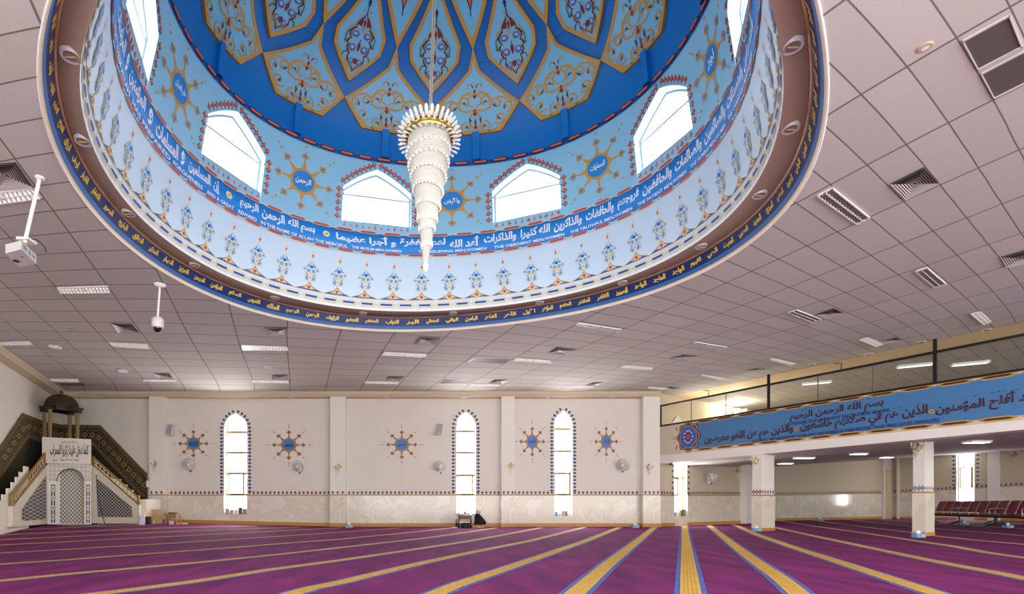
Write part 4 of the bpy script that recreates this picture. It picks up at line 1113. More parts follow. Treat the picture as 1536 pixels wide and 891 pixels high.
def kite_motif(P):
    G = GOLD
    P.stroke([(0, .62), (0, .42)], .018, NAVY, 2); P.poly([(0, .66), (.035, .6), (.02, .54), (0, .52), (-.02, .54), (-.035, .6)], NAVY, 2)
    P.disc(0, .57, .012, .012, GREEN, 3, 8)
    body = mir([(0, -.60), (.05, -.52), (.14, -.47), (.18, -.38), (.16, -.29), (.2, -.27), (.235, -.19), (.22, -.12), (.27, -.13), (.25, -.06), (.2, -.02), (.24, .02), (.26, .08), (.2, .15), (.16, .17), (.14, .25), (.08, .33), (.03, .37), (0, .44)])[:-1]
    P.poly([(x*1.09, -.08+(y+.08)*1.05) for x, y in body], G, 1)
    P.poly(body, NAVY, 2); P.poly([(x*.86, -.08+(y+.08)*.93) for x, y in body], PANEL, 3)
    for sg in (-1, 1):
        T = lambda x, y: (sg*x, y)
        P.disc(.085, -.42, .055, .075, G, 4, 14, T); P.disc(.085, -.42, .042, .062, KB, 5, 14, T); P.disc(.085, -.41, .02, .04, KL, 6, 10, T)
        P.disc(.125, -.18, .085, .075, G, 4, 16, T); P.disc(.125, -.18, .07, .062, KB, 5, 16, T); P.disc(.125, -.17, .04, .035, KL, 6, 12, T)
        P.disc(.125, .06, .09, .065, G, 4, 16, T); P.disc(.125, .06, .075, .052, KB, 5, 16, T); P.disc(.13, .065, .045, .028, KL, 6, 12, T)
        P.poly([(.06, .2), (.12, .22), (.1, .3), (.05, .33), (.03, .27)], MAROON, 5, T)
        P.stroke([(.25, .1), (.3, .04), (.3, -.06), (.27, -.1)], .022, GREEN, 2, tr=T); P.disc(.3, -.1, .018, .022, GREEN, 3, 8, T)
        P.stroke([(.2, -.27), (.26, -.29), (.28, -.36)], .024, GREEN, 2, tr=T); P.stroke([(.2, .2), (.24, .17), (.27, .12)], .02, G, 2, tr=T)
        P.stroke([(.02, -.5), (.1, -.52), (.16, -.44)], .014, G, 5, tr=T)
        P.stroke([(0, .12), (.05, .2), (.02, .32)], .012, G, 6, tr=T); P.stroke([(0, .1), (.08, .13), (.15, .2)], .012, G, 6, tr=T)
        P.stroke([(.03, .44), (.07, .47), (.1, .44)], .014, G, 2, tr=T)
    P.poly([(0, -.04), (.035, -.12), (.02, -.2), (0, -.24), (-.02, -.2), (-.035, -.12)], MAROON, 7)
    P.poly([(0, -.34), (.045, -.38), (.03, -.44), (0, -.47), (-.03, -.44), (-.045, -.38)], MAROON, 7)
    P.poly([(0, .34), (.025, .27), (0, .16), (-.025, .27)], MAROON, 7)
    P.disc(0, -.03, .014, .02, GREEN, 8, 8); P.poly([(0, -.5), (.02, -.53), (0, -.56), (-.02, -.53)], G, 7)
CJ = -5.1
KITE = [(0, 24.8), (7.0, 33.8), (7.7, 38.0), (2.45, 48.8), (.9, 52.5), (-.9, 52.5), (-2.45, 48.8), (-7.7, 38.0), (-7.0, 33.8)]
LOWP = [(0, 37.2), (-1.5, 31.3), (-11.25, 19.7), (-6.2, 10.9), (6.2, 10.9), (11.25, 19.7), (1.5, 31.3)]
DART = [(0, 36.8), (6.2, 48.5), (9.6, 56.0), (8.5, 62), (-8.5, 62), (-9.6, 56.0), (-6.2, 48.5)]
for k in range(16):
    ck = CJ + 22.5*k; ck = (ck+180) % 360 - 180; cl = (ck+11.25+180) % 360 - 180
    seenk, seenl = abs(ck) < 105, abs(cl) < 105
    t, mp = panel('lower_panel', cl, 20, LOWP, .055, .052, (0, 0))
    if seenl:
        P = Paint(lambda x, y, l, m=mp: m(x, y, l)); arabesque(P, .98); P.build('arabesque', t)
    t, mp = panel('kite_panel', ck, 35, KITE, .075, .055, (0, .1))
    if seenk:
        P = Paint(lambda x, y, l, m=mp: m(x*.86, y*.80+.10, l)); kite_motif(P); P.build('palmette_motif', t)
    t, mp = panel('dart_panel', cl, 45, DART, .055, .06, (0, .2))
    if seenl:
        P = Paint(lambda x, y, l, m=mp: m(x, y, l)); P.poly([(0, .03), (.05, .18), (.04, .3), (0, .42), (-.04, .3), (-.05, .18)], NAVY, 1); P.poly([(0, .08), (.035, .19), (.028, .29), (0, .38), (-.028, .29), (-.035, .19)], ORANGE, 2); P.stroke([(0, .05), (0, -.02)], .014, NAVY, 2); P.build('leaf_motif', t)
    # ribs
    mb = MB()
    for pa, pb in ((0, 11), ):
        rr_ = []
        for ph in (0, 3, 6, 9, 11.5):
            rr_.append([dome_pt(cl-.85, ph, 0), dome_pt(cl-.85, ph, .09), dome_pt(cl+.85, ph, .09), dome_pt(cl+.85, ph, 0)])
        mb.grid(rr_)
    for sg in (-1, 1):
        for ph in (33.2, 38.3):
            a, b = ck+sg*7, ck+sg*10.6
            mb.hexa([dome_pt(a, ph, .0), dome_pt(b, ph, .0), dome_pt(b, ph, .03), dome_pt(a, ph, .03), dome_pt(a, ph+.7, .0), dome_pt(b, ph+.7, .0), dome_pt(b, ph+.7, .03), dome_pt(a, ph+.7, .03)])
    mb.build('rib', DOMEB, dome)
mb = MB(); mb.grid([[dome_pt(c, 63, .05) for c in cs[::3]], [dome_pt(c, 68, .08) for c in cs[::3]], [dome_pt(c, 76, .1) for c in cs[::3]], [dome_pt(c, 90, .1) for c in cs[::3]]], 0, True); mb.build('crown_disc', PANEL, dome, smooth=True)

# ================================================================== CEILING FIXTURES
def quad_frame(c, drop=0.0):
    """corners far-left, far-right, near-right, near-left in picture columns/rows -> plan points on the ceiling"""
    P4 = [on_h(x, y, HC-EYE) for x, y in c]
    for p in P4: p.z = HC - drop
    return lambda u, v, z=0: lerp(lerp(P4[0], P4[1], u), lerp(P4[3], P4[2], u), v) + Vector((0, 0, z))
LOUV = mat('louvre white enamel', '#e9e9e6', .35); LBLK = mat('louvre dark gap', '#3b3734', .6); VENTM = mat('vent grey enamel', '#c4beb8', .45)
TUBE = mat('fluorescent tube', '#ffffff', .4, emit=.35)
def cl_light(c, label, dark=False, grp='louvred ceiling lights'):
    q = quad_frame(c); ctr = q(.5, .5)
    t = thing('ceiling_light', label, 'ceiling light', ctr, grp)
    def bar(mb, u0, u1, v0, v1, z0, z1, mi=0):
        mb.hexa([q(u0, v0, z0), q(u1, v0, z0), q(u1, v1, z0), q(u0, v1, z0), q(u0, v0, z1), q(u1, v0, z1), q(u1, v1, z1), q(u0, v1, z1)], mi)
    mb = MB(); bar(mb, 0, 1, 0, .08, -.025, -.002); bar(mb, 0, 1, .92, 1, -.025, -.002); bar(mb, 0, .02, 0, 1, -.025, -.002); bar(mb, .98, 1, 0, 1, -.025, -.002); bar(mb, 0, 1, .46, .54, -.025, -.002)
    mb.build('frame', LOUV, t)
    mb = MB(); bar(mb, .02, .98, .08, .92, -.004, -.001); mb.build('reflector', LBLK if dark else mat('reflector lit white', '#f4f2ee', .4, emit=.22), t)
    mb = MB(); n = 15
    for i in range(1, n): bar(mb, i/n-.012, i/n+.012, .08, .46, -.022, -.004); bar(mb, i/n-.012, i/n+.012, .54, .92, -.022, -.004)
    bar(mb, .02, .98, .24, .27, -.012, -.006); bar(mb, .02, .98, .72, .75, -.012, -.006); bar(mb, .49, .51, .24, .75, -.012, -.006)
    mb.build('louvre', LOUV if not dark else mat('louvre bronze', '#7e756c', .35), t)
    return t
def cl_vent(c, label):
    q = quad_frame(c); t = thing('air_vent', label, 'air vent', q(.5, .5), 'square air diffusers in the ceiling')
    mb = MB(); mb.face([q(0, 0, -.003), q(1, 0, -.003), q(1, 1, -.003), q(0, 1, -.003)]); mb.build('backing', LBLK, t)
    mb = MB()
    for k in range(7):
        a = k*.068; b = a+.035; z0, z1 = -.02+.002*k, -.006
        for (u0, v0, u1, v1, u2, v2, u3, v3) in ((a, a, 1-a, a, 1-b, b, b, b), (1-a, a, 1-a, 1-a, 1-b, 1-b, 1-b, b), (1-a, 1-a, a, 1-a, b, 1-b, 1-b, 1-b), (a, 1-a, a, a, b, b, b, 1-b)):
            mb.face([q(u0, v0, z0), q(u1, v1, z0), q(u2, v2, z1), q(u3, v3, z1)])
    mb.build('louvre_rings', VENTM, t)
    mb = MB(); mb.face([q(.47, .47, -.02), q(.53, .47, -.02), q(.53, .53, -.02), q(.47, .53, -.02)]); mb.build('centre_cap', VENTM, t)
    return t
def cl_grille(c, label):
    q = quad_frame(c); t = thing('return_air_grille', label, 'air grille', q(.5, .5), 'dark return air grilles')
    mb = MB(); mb.face([q(.02, .03, -.004), q(.98, .03, -.004), q(.98, .97, -.004), q(.02, .97, -.004)]); mb.build('mesh_face', mat('grille mesh brown grey', '#5b5650', .6, bump=.2, scale=90), t)
    mb = MB()
    for u0, u1, v0, v1 in ((0, 1, 0, .04), (0, 1, .96, 1), (0, .025, 0, 1), (.975, 1, 0, 1)):
        mb.hexa([q(u0, v0, -.014), q(u1, v0, -.014), q(u1, v1, -.014), q(u0, v1, -.014), q(u0, v0, -.001), q(u1, v0, -.001), q(u1, v1, -.001), q(u0, v1, -.001)])
    mb.build('frame', VENTM, t)
LIGHTS = [([(-48,292),(49.4,280),(64,296),(-46,311)], 'behind the projector pole, cut by the left edge', 0),
 ([(85,430.6),(161.7,428),(166.7,438),(90,439)], 'left of the dome, above the hanging camera', 0),
 ([(163,513.3),(222,515.8),(225,522.5),(170.4,518.8)], 'just left of the hanging camera', 0),
 ([(-6,513.5),(44.4,511),(49,516),(-4,517)], 'at the left edge over the left wall', 0),
 ([(73,567.7),(117,568),(119,572.6),(78.5,571.4)], 'over the minbar canopy', 0),
 ([(213.6,568.6),(262,568.6),(264,571.8),(216,571.2)], 'near the first pilaster', 0),
 ([(362,517),(432.4,519.8),(433,525),(363.4,524)], 'bright one under the ring, left of centre', 0),
 ([(377.7,569.4),(433.4,570),(434.3,573.7),(379,573.2)], 'near the far wall over the first bay', 0),
 ([(575.7,527.7),(641,531.2),(638,535),(571,531.6)], 'under the ring below the chandelier', 0),
 ([(546.4,571.6),(599,572.2),(598,575.2),(547.3,574.2)], 'near the far wall right of the second pilaster', 0),
 ([(772,536.4),(825,540.5),(828,543.5),(768,540)], 'beside the dark grille right of centre', 0),
 ([(706.5,575.2),(750.5,576.2),(751.4,578.3),(705.5,578.2)], 'near the far wall beside the third pilaster', 0),
 ([(866.5,483.3),(933.6,493.6),(927,497.5),(863,486.4)], 'right below the ring, on its right side', 1),
 ([(935,547.8),(980,551.2),(976,553.7),(931,550.4)], 'over the fourth pilaster, nearer one', 0),
 ([(849.7,578),(891,578),(890,580.4),(849,579.8)], 'near the far wall over the third arched window', 0),
 ([(972,579.4),(1004,582),(992,584),(971,581.2)], 'near the corner where the gallery begins', 0),
 ([(1042,511.6),(1091.6,520),(1080.4,522.8),(1040,514)], 'midway between the ring and the gallery', 1),
 ([(1156.7,536.5),(1193.8,544.8),(1186,546.6),(1155,539)], 'short bright one above the first gallery post', 0),
 ([(1053.5,561),(1089.4,567.1),(1082.7,569.5),(1051,562.4)], 'closest to the left end of the balustrade', 0),
 ([(1195,463.3),(1233,478),(1219.6,482.8),(1181.4,468)], 'paired with a diffuser, over the gallery', 1),
 ([(1299.5,505.4),(1326.6,514.8),(1314,519.2),(1288.3,508.8)], 'bright one over the second gallery post', 0),
 ([(1248.8,279.4),(1305.7,325.2),(1285.3,335.7),(1225,292.5)], 'large dark one just right of the ring', 1),
 ([(1390.8,400),(1420,425.2),(1402,430.4),(1372.3,406)], 'dark one on the right side of the ceiling', 1),
 ([(1471,466.7),(1487,482.2),(1474.8,486.2),(1455.5,470)], 'bright one at the right, by the warm-lit ceiling strip', 0)]
for c, l, dk in LIGHTS: cl_light(c, 'louvred fluorescent ceiling light, ' + l, dk)
VENTS = [([(-27,247),(23.5,243),(48,278.8),(-4,283)], 'behind the projector pole, cut by the left edge'),
 ([(168,485),(197.5,486),(208.6,498.5),(178,499)], 'left of the hanging camera'),
 ([(229.6,559.6),(254.3,560),(258.8,567),(238,566.4)], 'near the first pilaster'),
 ([(396,491.5),(430.4,491.5),(431.4,503.8),(399,503.8)], 'just under the ring, left of centre'),
 ([(408,562.2),(431.4,562.2),(432.4,569),(408.4,569)], 'near the far wall over the first bay'),
 ([(629.4,505.2),(660.6,507),(652.8,517.3),(621.6,516)], 'under the ring below the chandelier tip'),
 ([(581.5,564.2),(606,564.8),(599,570.8),(578.6,569.4)], 'near the far wall over the middle bay'),
 ([(742.7,569),(763,569.5),(753.4,574.7),(734,573.8)], 'near the far wall over the third pilaster'),
 ([(835.5,520.7),(864,524.6),(847,532.3),(822.6,528.5)], 'right of centre, below the ring'),
 ([(1025.3,531.6),(1046,534),(1022.7,538.3),(1004.6,536.7)], 'between the ring and the left end of the gallery'),
 ([(891,573),(905,573.6),(893.6,578.5),(879.4,577.4)], 'near the far wall over the third arched window'),
 ([(1004.6,579.6),(1020,581.4),(1008.5,585.5),(994.3,584)], 'at the corner where the gallery begins'),
 ([(1134.3,551.5),(1147.8,553.8),(1129.8,556.7),(1117.5,555)], 'above the first gallery post'),
 ([(1250,461.7),(1265.6,468.5),(1240,477.5),(1223,471.4)], 'paired with a dark light over the gallery'),
 ([(1344,505.4),(1352.5,510),(1328,514.5),(1318,510.4)], 'above the second gallery post'),
 ([(1386,250.2),(1409.3,273.6),(1359.7,298.4),(1336.4,275)], 'large one on the right side of the ceiling'),
 ([(1500.7,385),(1547.6,371.6),(1562,389),(1510.6,400)], 'cut by the right edge of the frame')]
for c, l in VENTS: cl_vent(c, 'square stepped air diffuser, ' + l)
for c, l in [([(85,573.8),(126,573.8),(131,578.8),(92.6,578.8)], 'small one above the minbar canopy'),
 ([(712.4,535.5),(769,537.8),(757.3,545.6),(701.6,542.3)], 'dark tile-sized one right of centre below the ring'),
 ([(666.5,568.7),(715.3,569),(705.5,574.7),(657.7,574.7)], 'dark one near the far wall over the second arched window'),
 ([(1443,60),(1514.4,20.4),(1534,69.4),(1467,104.5)], 'upper of the two dark ones at top right'),
 ([(1470.6,109.4),(1542,72),(1562,112),(1491,147.4)], 'lower of the two dark ones at top right')]: cl_grille(c, 'rectangular return air grille, ' + l)
def disc_on_ceiling(px, py, r, name, label, cat, m, m2=None, h=.03):
    p = on_h(px, py, HC-EYE); p.z = HC - .001
    t = thing(name, label, cat, p)
    mb = MB(); mb.lathe([(r, 0), (r, -h*.5), (r*.85, -h), (.001, -h)], (0, 0, 0), 20); mb.build('body', m, t, world=False)
    if m2: mb = MB(); mb.lathe([(r*.5, -h-.002), (.001, -h-.002)], (0, 0, 0), 16); mb.build('face', m2, t, world=False)
SPK = mat('speaker grille beige', '#b9aa90', .6); OFFW = mat('off white plastic', '#e6e3dc', .5)
disc_on_ceiling(1388, 70, .055, 'ceiling_speaker', 'small round beige ceiling speaker beside the two dark grilles', 'speaker', SPK, OFFW, .01)
disc_on_ceiling(1382, 513, .09, 'downlight', 'small round downlight near the second gallery post', 'downlight', OFFW, DK, .01)
disc_on_ceiling(1480, 494.5, .09, 'downlight', 'small round downlight by the warm-lit ceiling strip at the right', 'downlight', OFFW, DK, .01)
disc_on_ceiling(1218.5, 546.5, .09, 'downlight', 'small round downlight over the first half of the balustrade', 'downlight', OFFW, DK, .01)
disc_on_ceiling(1303, 531, .12, 'ceiling_speaker', 'round pale ceiling speaker over the balustrade', 'speaker', OFFW, SPK, .01)
disc_on_ceiling(107, 491, .05, 'smoke_detector', 'small grey smoke detector left of the hanging camera', 'smoke detector', SPK)
disc_on_ceiling(400, 536, .10, 'ceiling_speaker', 'round beige ceiling speaker between two lights over the first bay', 'speaker', SPK, OFFW, .01)
disc_on_ceiling(402, 551, .12, 'ceiling_speaker', 'fainter round ceiling speaker nearer the far wall', 'speaker', OFFW, SPK, .01)
for px, py, l in ((83, 519, 'left one, between the lights'), (184, 555, 'right one, nearer the minbar')):
    p = on_h(px, py, HC-EYE+.0); t = thing('wireless_access_point', 'small white box on the ceiling left side, ' + l, 'access point', p)
    mb = MB(); mb.box((0, 0, -.03), (.2, .2, .05), .2); mb.build('body', OFFW, t, world=False)
    mb = MB(); mb.box((0, 0, -.058), (.12, .12, .008), .2); mb.build('cover', WHT, t, world=False)
for px, py in ((148.7, 592), (307, 595.3), (435.8, 596.4), (578.8, 595.5), (695, 595.3), (819.5, 595), (917.8, 595)):
    pass
for i, px in enumerate((148.7, 307, 435.8, 578.8, 695, 819.5, 917.8)):
    Y = YF-.2; p = Vector(((px-CX)/F*Y, Y, HC-.181))
    t = thing('cornice_downlight', 'small oval downlight under the far cornice, %s from the left' % ['first', 'second', 'third', 'fourth', 'fifth', 'sixth', 'seventh'][i], 'downlight', p, 'downlights under the far cornice')
    mb = MB(); mb.lathe([(.001, -.03), (.09, -.03), (.12, 0)], (0, 0, 0), 16); mb.build('rim', mat('downlight rim grey', '#c9c9cf', .3), t, world=False)

# ================================================================== PROJECTOR, HANGING CAMERA
top = on_h(60, 266, HC-EYE); bot = Vector(((37-CX)/F*6.16, 6.16, EYE+(CY-364)/F*6.16))
t = thing('projector', 'white ceiling projector hanging on a slanted white pole at the left', 'projector', top)
mb = MB(); mb.lathe([(.05, 0), (.05, -.02), (.025, -.03)], top, 16); mb.build('ceiling_flange', WHT, t)
mb = MB(); mb.tube([top, bot], .021, 12); mb.build('pole', WHT, t, smooth=True)
un = [Vector(((x-CX)/F*y_, y_, EYE+(CY-py)/F*y_)) for x, py, y_ in ((8, 376.5, 6.25), (32, 374.5, 6.15), (54.5, 399.5, 6.52), (29, 400, 6.62))]
zb = sum(u.z for u in un)/4
for u in un: u.z = zb
hgt = .105
mb = MB(); mb.hexa(un + [u+Vector((0, 0, hgt)) for u in un]); mb.build('casing', mat('projector casing', '#e3e4e2', .4), t)
mb = MB()
e1 = (un[1]-un[0]); e2 = (un[2]-un[1]); nr = Vector((e2.y, -e2.x, 0)).normalized()
if nr.x < 0: nr = -nr
for a, b, z0, z1 in ((.1, .35, .03, .08), (.45, .6, .02, .085), (.68, .9, .03, .075)):
    A = un[1]+e2*a+nr*.004; B = un[1]+e2*b+nr*.004; mb.face([A+Vector((0,0,z0)), B+Vector((0,0,z0)), B+Vector((0,0,z1)), A+Vector((0,0,z1))])
mb.build('vent_slots', mat('projector vent teal grey', '#8fa6ab', .4), t)
mb = MB(); cc_ = (un[0]+un[2])/2; mb.lathe([(.035, -.004), (.03, -.012), (.001, -.012)], cc_ + Vector((-.1, .05, 0)), 16)
mb.lathe([(.015, -.004), (.001, -.006)], cc_ + Vector((.05, -.05, 0)), 12); mb.build('mount_screws', DK, t)
mb = MB(); a = un[1]+Vector((.02, .05, hgt)); mb.tube([a, a+Vector((.03, 0, .05)), a+Vector((.1, .05, .05)), a+Vector((.13, .12, .0)), a+Vector((.12, .16, -.04))], .006, 6); mb.build('cable', DK, t)
mb = MB(); mb.box((bot.x, bot.y+.03, zb+hgt+.015), (.14, .14, .03)); mb.build('mount_plate', OFFW, t)
top = on_h(240, 427, HC-EYE)
t = thing('security_camera', 'white dome security camera hanging on a thin pole left of the ring', 'security camera', top)
mb = MB(); mb.lathe([(.1, 0), (.1, -.015), (.04, -.05)], top, 20); mb.build('ceiling_mount', WHT, t, smooth=True)
b = top + Vector((-.04, 0, -.56)); mb = MB(); mb.tube([top, b], .018, 10); mb.build('pole', WHT, t)
mb = MB(); mb.lathe([(.02, 0), (.06, -.01), (.098, -.05), (.1, -.17), (.085, -.2), (.07, -.2)], b, 24); mb.build('housing', OFFW, t, smooth=True)
mb = MB(); mb.lathe([(.072, -.2), (.066, -.235), (.045, -.262), (.001, -.275)], b, 20); mb.build('lens_dome', mat('smoked lens', '#1a1a1e', .08), t, smooth=True)
q_ = GP(.035, 1.388, -.15); mb = MB(); mb.box(q_, (.05, .12, .05)); o = mb.build('security_camera', BLACK); tag(o, 'tiny black camera at the corner under the left end of the gallery', 'security camera')

# ================================================================== CHANDELIER
CRY = mat('crystal bead white', '#f3f1e8', .22, emit=.015, ecol='#fff8e6'); 
def bead_mat():
    m, nt, b = base_nt('strung crystal beads', .2)
    tc = nt.nodes.new('ShaderNodeTexCoord'); sp = nt.nodes.new('ShaderNodeSeparateXYZ'); nt.links.new(tc.outputs['Object'], sp.inputs[0])
    an = mnode(nt, 'ARCTAN2', sp.outputs[1], sp.outputs[0])
    a = mnode(nt, 'ABSOLUTE', mnode(nt, 'SINE', mnode(nt, 'MULTIPLY', an, 44))); z = mnode(nt, 'ABSOLUTE', mnode(nt, 'SINE', mnode(nt, 'MULTIPLY', sp.outputs[2], 140)))
    f = mnode(nt, 'LESS_THAN', mnode(nt, 'MINIMUM', a, z), .3)
    nt.links.new(mixc(nt, f, srgb('#f4f2ec'), srgb('#cfc29c')), b.inputs['Base Color'])
    bp = nt.nodes.new('ShaderNodeBump'); bp.inputs['Strength'].default_value = .6; bp.inputs['Distance'].default_value = .02
    nt.links.new(mnode(nt, 'MULTIPLY', a, z), bp.inputs['Height']); nt.links.new(bp.outputs['Normal'], b.inputs['Normal'])
    b.inputs['Emission Color'].default_value = (1, .97, .88, 1); b.inputs['Emission Strength'].default_value = .015
    return m
BEAD = bead_mat(); BRASS = mat('gilt brass', '#cfa855', .25, 1)
YC = 7.0
def cx_(px): return (px-CX)/F*YC
def cz_(py): return EYE + (CY-py)/F*YC
ch = thing('chandelier', 'long white crystal chandelier tapering in spiral tiers under the dome', 'chandelier', (cx_(644), YC, cz_(215)))
apex = Vector((DX-.0, YC, EYE+DP[7]+DB-.15))
mb = MB(); a = Vector((cx_(651.5), YC, cz_(0))); pts = [apex, a, Vector((cx_(645), YC, cz_(182)))]
mb.tube(pts, .010, 8); 
for i in range(70):
    f_ = i/69; p = lerp(pts[1], pts[2], f_)
    mb.ball(p, .026, 6, sc=(1, 1, 1.3))
mb.build('chain', mat('chain champagne', '#e6dcc0', .25, .3), ch)
mb = MB(); r0 = .30; zc0 = cz_(206)
mb.lathe([(.03, .16), (.2, .1), (.33, .06), (.36, .0), (.33, -.04)], (cx_(644), YC, zc0), 32); mb.build('canopy_ring', BRASS, ch, smooth=True)
# glass petals
def petal(mb, c, az, tilt, L, w):
    d = Vector((math.cos(az)*math.sin(tilt), math.sin(az)*math.sin(tilt), math.cos(tilt))); s = Vector((-math.sin(az), math.cos(az), 0)); n = d.cross(s)
    prof = [(0, .3), (.25, .6), (.55, .95), (.8, 1), (.94, .75), (1, .15)]
    rows_ = []
    for t_, k in prof: rows_.append([c + d*L*t_ + s*w*k*math.cos(q) + n*w*.35*k*math.sin(q) for q in (0, PI/3, 2*PI/3, PI, 4*PI/3, 5*PI/3)])
    mb.grid(rows_, 0, True)
for nm, n, rr_, z, tl, L in (('upper_petals', 30, .27, cz_(200), .75, .16), ('middle_petals', 32, .31, cz_(207), 1.25, .13), ('lower_petals', 30, .31, cz_(215), 1.75, .11)):
    mb = MB()
    for k in range(n):
        az = 2*PI*k/n; petal(mb, Vector((cx_(644)+rr_*math.cos(az), YC+rr_*math.sin(az), z)), az, tl, L, .024)
    mb.build('crystal_petals', CRY, ch, smooth=True)
TI = [(198, 228, 612.5, 676.5, 610, 675), (221, 247, 611.5, 675.5, 612.5, 673), (242, 266, 614, 671, 616, 669), (258, 287, 617.5, 667, 619, 664.5), (281, 310, 620.5, 663, 624, 660.5), (304, 331, 624.5, 659, 626, 655.5), (325, 345, 626.5, 655.5, 628.5, 652.5), (340, 370, 629.5, 650.5, 632, 648), (366, 402, 631.5, 646.5, 636, 641)]
for i, (ya, yb, a0, a1, b0, b1) in enumerate(TI):
    mb = MB(); n = 40
    xa, ra = cx_((a0+a1)/2), (a1-a0)/2/F*YC; xb, rb = cx_((b0+b1)/2), (b1-b0)/2/F*YC; za, zb_ = cz_(ya), cz_(yb)
    rows_ = []
    for t_, k in ((0, .86), (.1, .97), (.35, 1.0), (.7, 1.0), (.92, 1.06), (1, .93)):
        r = lerp(ra, rb, t_)*k; x = lerp(xa, xb, t_); z = lerp(za, zb_, t_)
        rows_.append([(x+r*math.cos(2*PI*q/n), YC+r*math.sin(2*PI*q/n), z + .035*math.cos(2*PI*q/n+i*.9)*(ra/.29)) for q in range(n)])
    rows_.append([((xb), YC, zb_) for q in range(n)])
    # shift so the bead material is centred on the tier
    o = mb.grid(rows_, 0, True); e = bpy.data.objects.new('bead_tier', None)
    b_ = mb.build('bead_tier', BEAD, ch, smooth=True)
    mb = MB(); m_ = 26 if i < 6 else 16
    for q in range(m_):
        an = 2*PI*q/m_; r = rb*1.0; mb.ball((xb+r*math.cos(an), YC+r*math.sin(an), zb_ + .035*math.cos(an+i*.9)*(ra/.29)), .022*(.7+.3*ra/.29), 6)
        mb.ball((xb+r*math.cos(an+.1), YC+r*math.sin(an+.1), zb_ + .035 + .035*math.cos(an+i*.9)*(ra/.29)), .018, 6)
    mb.build('bead_fringe', CRY, ch, smooth=True)
mb = MB(); mb.ball((cx_(638), YC, cz_(403)), .035, 8, sc=(1, 1, 1.3)); mb.build('end_drop', CRY, ch, smooth=True)

# ================================================================== WALL MEDALLIONS, LAMPS, FANS, SPEAKERS
MED = [(290.3, 665.5, 8.7, 7.8, 'الله', 1.0), (433.3, 667.5, 9.6, 8.4, 'محمد', 1.0), (602.7, 667, 8.9, 8.2, 'الرحمن', 1.0), (798.3, 662.5, 7.4, 8.5, 'الكريم', 1.0), (909.3, 662.5, 6.7, 8.5, 'الرحيم', 1.0)]
for px, py, rx, ry, wd, _ in MED:
    X, Z = X18(px), Z18(py); ux = YF/F
    P = Paint(lambda x, y, l: Vector((X+x, YF-.004-.003*l, Z+y))); medallion(P, 1.0, rx*ux, ry*ux, mat('wall medallion ochre', '#b9803a', .5), DISCW, mat('wall medallion cobalt', '#2a4db0', .5), mat('wall lettering navy', '#10204a', .5), wd, 2.25)
    P.build('medallion', wall_far)
FANM = mat('fan white plastic', '#eceeee', .4); FANG = mat('fan cage grey', '#b9bdbd', .35)
def wall_fan(px, py, Y, label, r=.22, yaw=0.0, rz=None):
    c = W(px, py, Y); t = thing('wall_fan', label, 'fan', c, 'oscillating wall fans')
    rot = yaw; ca, sa_ = math.cos(rot), math.sin(rot); tl = .45
    def T(x, y, z):    # disc axis along -Y, tilted down, turned
        y2, z2 = y*math.cos(tl) - z*math.sin(tl)*1, y*math.sin(tl) + z*math.cos(tl)
        return Vector((x*ca - y2*sa_, x*sa_ + y2*ca, z2)) + c + Vector((0, -.26, 0))
    mb = MB()
    for k in range(28):
        a = 2*PI*k/28; mb.tube([T(.05*math.cos(a), -.07, .05*math.sin(a)), T(r*.7*math.cos(a), -.06, r*.7*math.sin(a)), T(r*math.cos(a), 0, r*math.sin(a)), T(r*.5*math.cos(a), .07, r*.5*math.sin(a))], .0035, 4, cap=False)
    for rr_, y in ((r, 0), (r*.6, -.062), (r*.35, -.066)):
        mb.tube([T(rr_*math.cos(2*PI*k/24), y, rr_*math.sin(2*PI*k/24)) for k in range(25)], .006, 4, cap=False)
    mb.build('cage', FANG, t)
    mb = MB()
    for k in range(4):
        a0 = k*PI/2; mb.grid([[T(q*math.cos(a0+d_), -.02+d_*.05, q*math.sin(a0+d_)) for q in (.04, r*.5, r*.88)] for d_ in (-.1, .35, .85)])
    mb.build('blades', FANM, t)
    mb = MB(); mb.grid([[T(q*math.cos(2*PI*k/16), y, q*math.sin(2*PI*k/16)) for k in range(16)] for q, y in ((.001, -.08), (.055, -.075), (.06, .0), (.07, .05), (.06, .15), (.001, .16))], 0, True); mb.build('motor', FANM, t, smooth=True)
    mb = MB(); mb.tube([T(0, .12, 0), c + Vector((0, -.12, -.12)), c + Vector((0, -.01, -.14))], .022, 8); mb.box(c + Vector((0, -.02, -.15)), (.1, .04, .14)); mb.build('bracket', FANM, t)
    mb = MB(); mb.ball(c + Vector((.02, -.14, -.23)), .03, 8); mb.build('control_knob', DK, t)
wall_fan(288, 697, YF, 'white wall fan below the leftmost star medallion', yaw=.15)
wall_fan(450, 700, YF, 'white wall fan beside the second pilaster', yaw=-.5)
wall_fan(660, 700, YF, 'white wall fan left of the second arched window', yaw=.1, r=.19)
wall_fan(930.5, 698, YF, 'white wall fan below the rightmost star medallion', yaw=-.7)
wall_fan(1063, 716.5, 19.6, 'white wall fan under the gallery, right of the cut-off window', yaw=-.4, r=.19)
CRYS = mat('sconce crystal', '#e9e6da', .15)
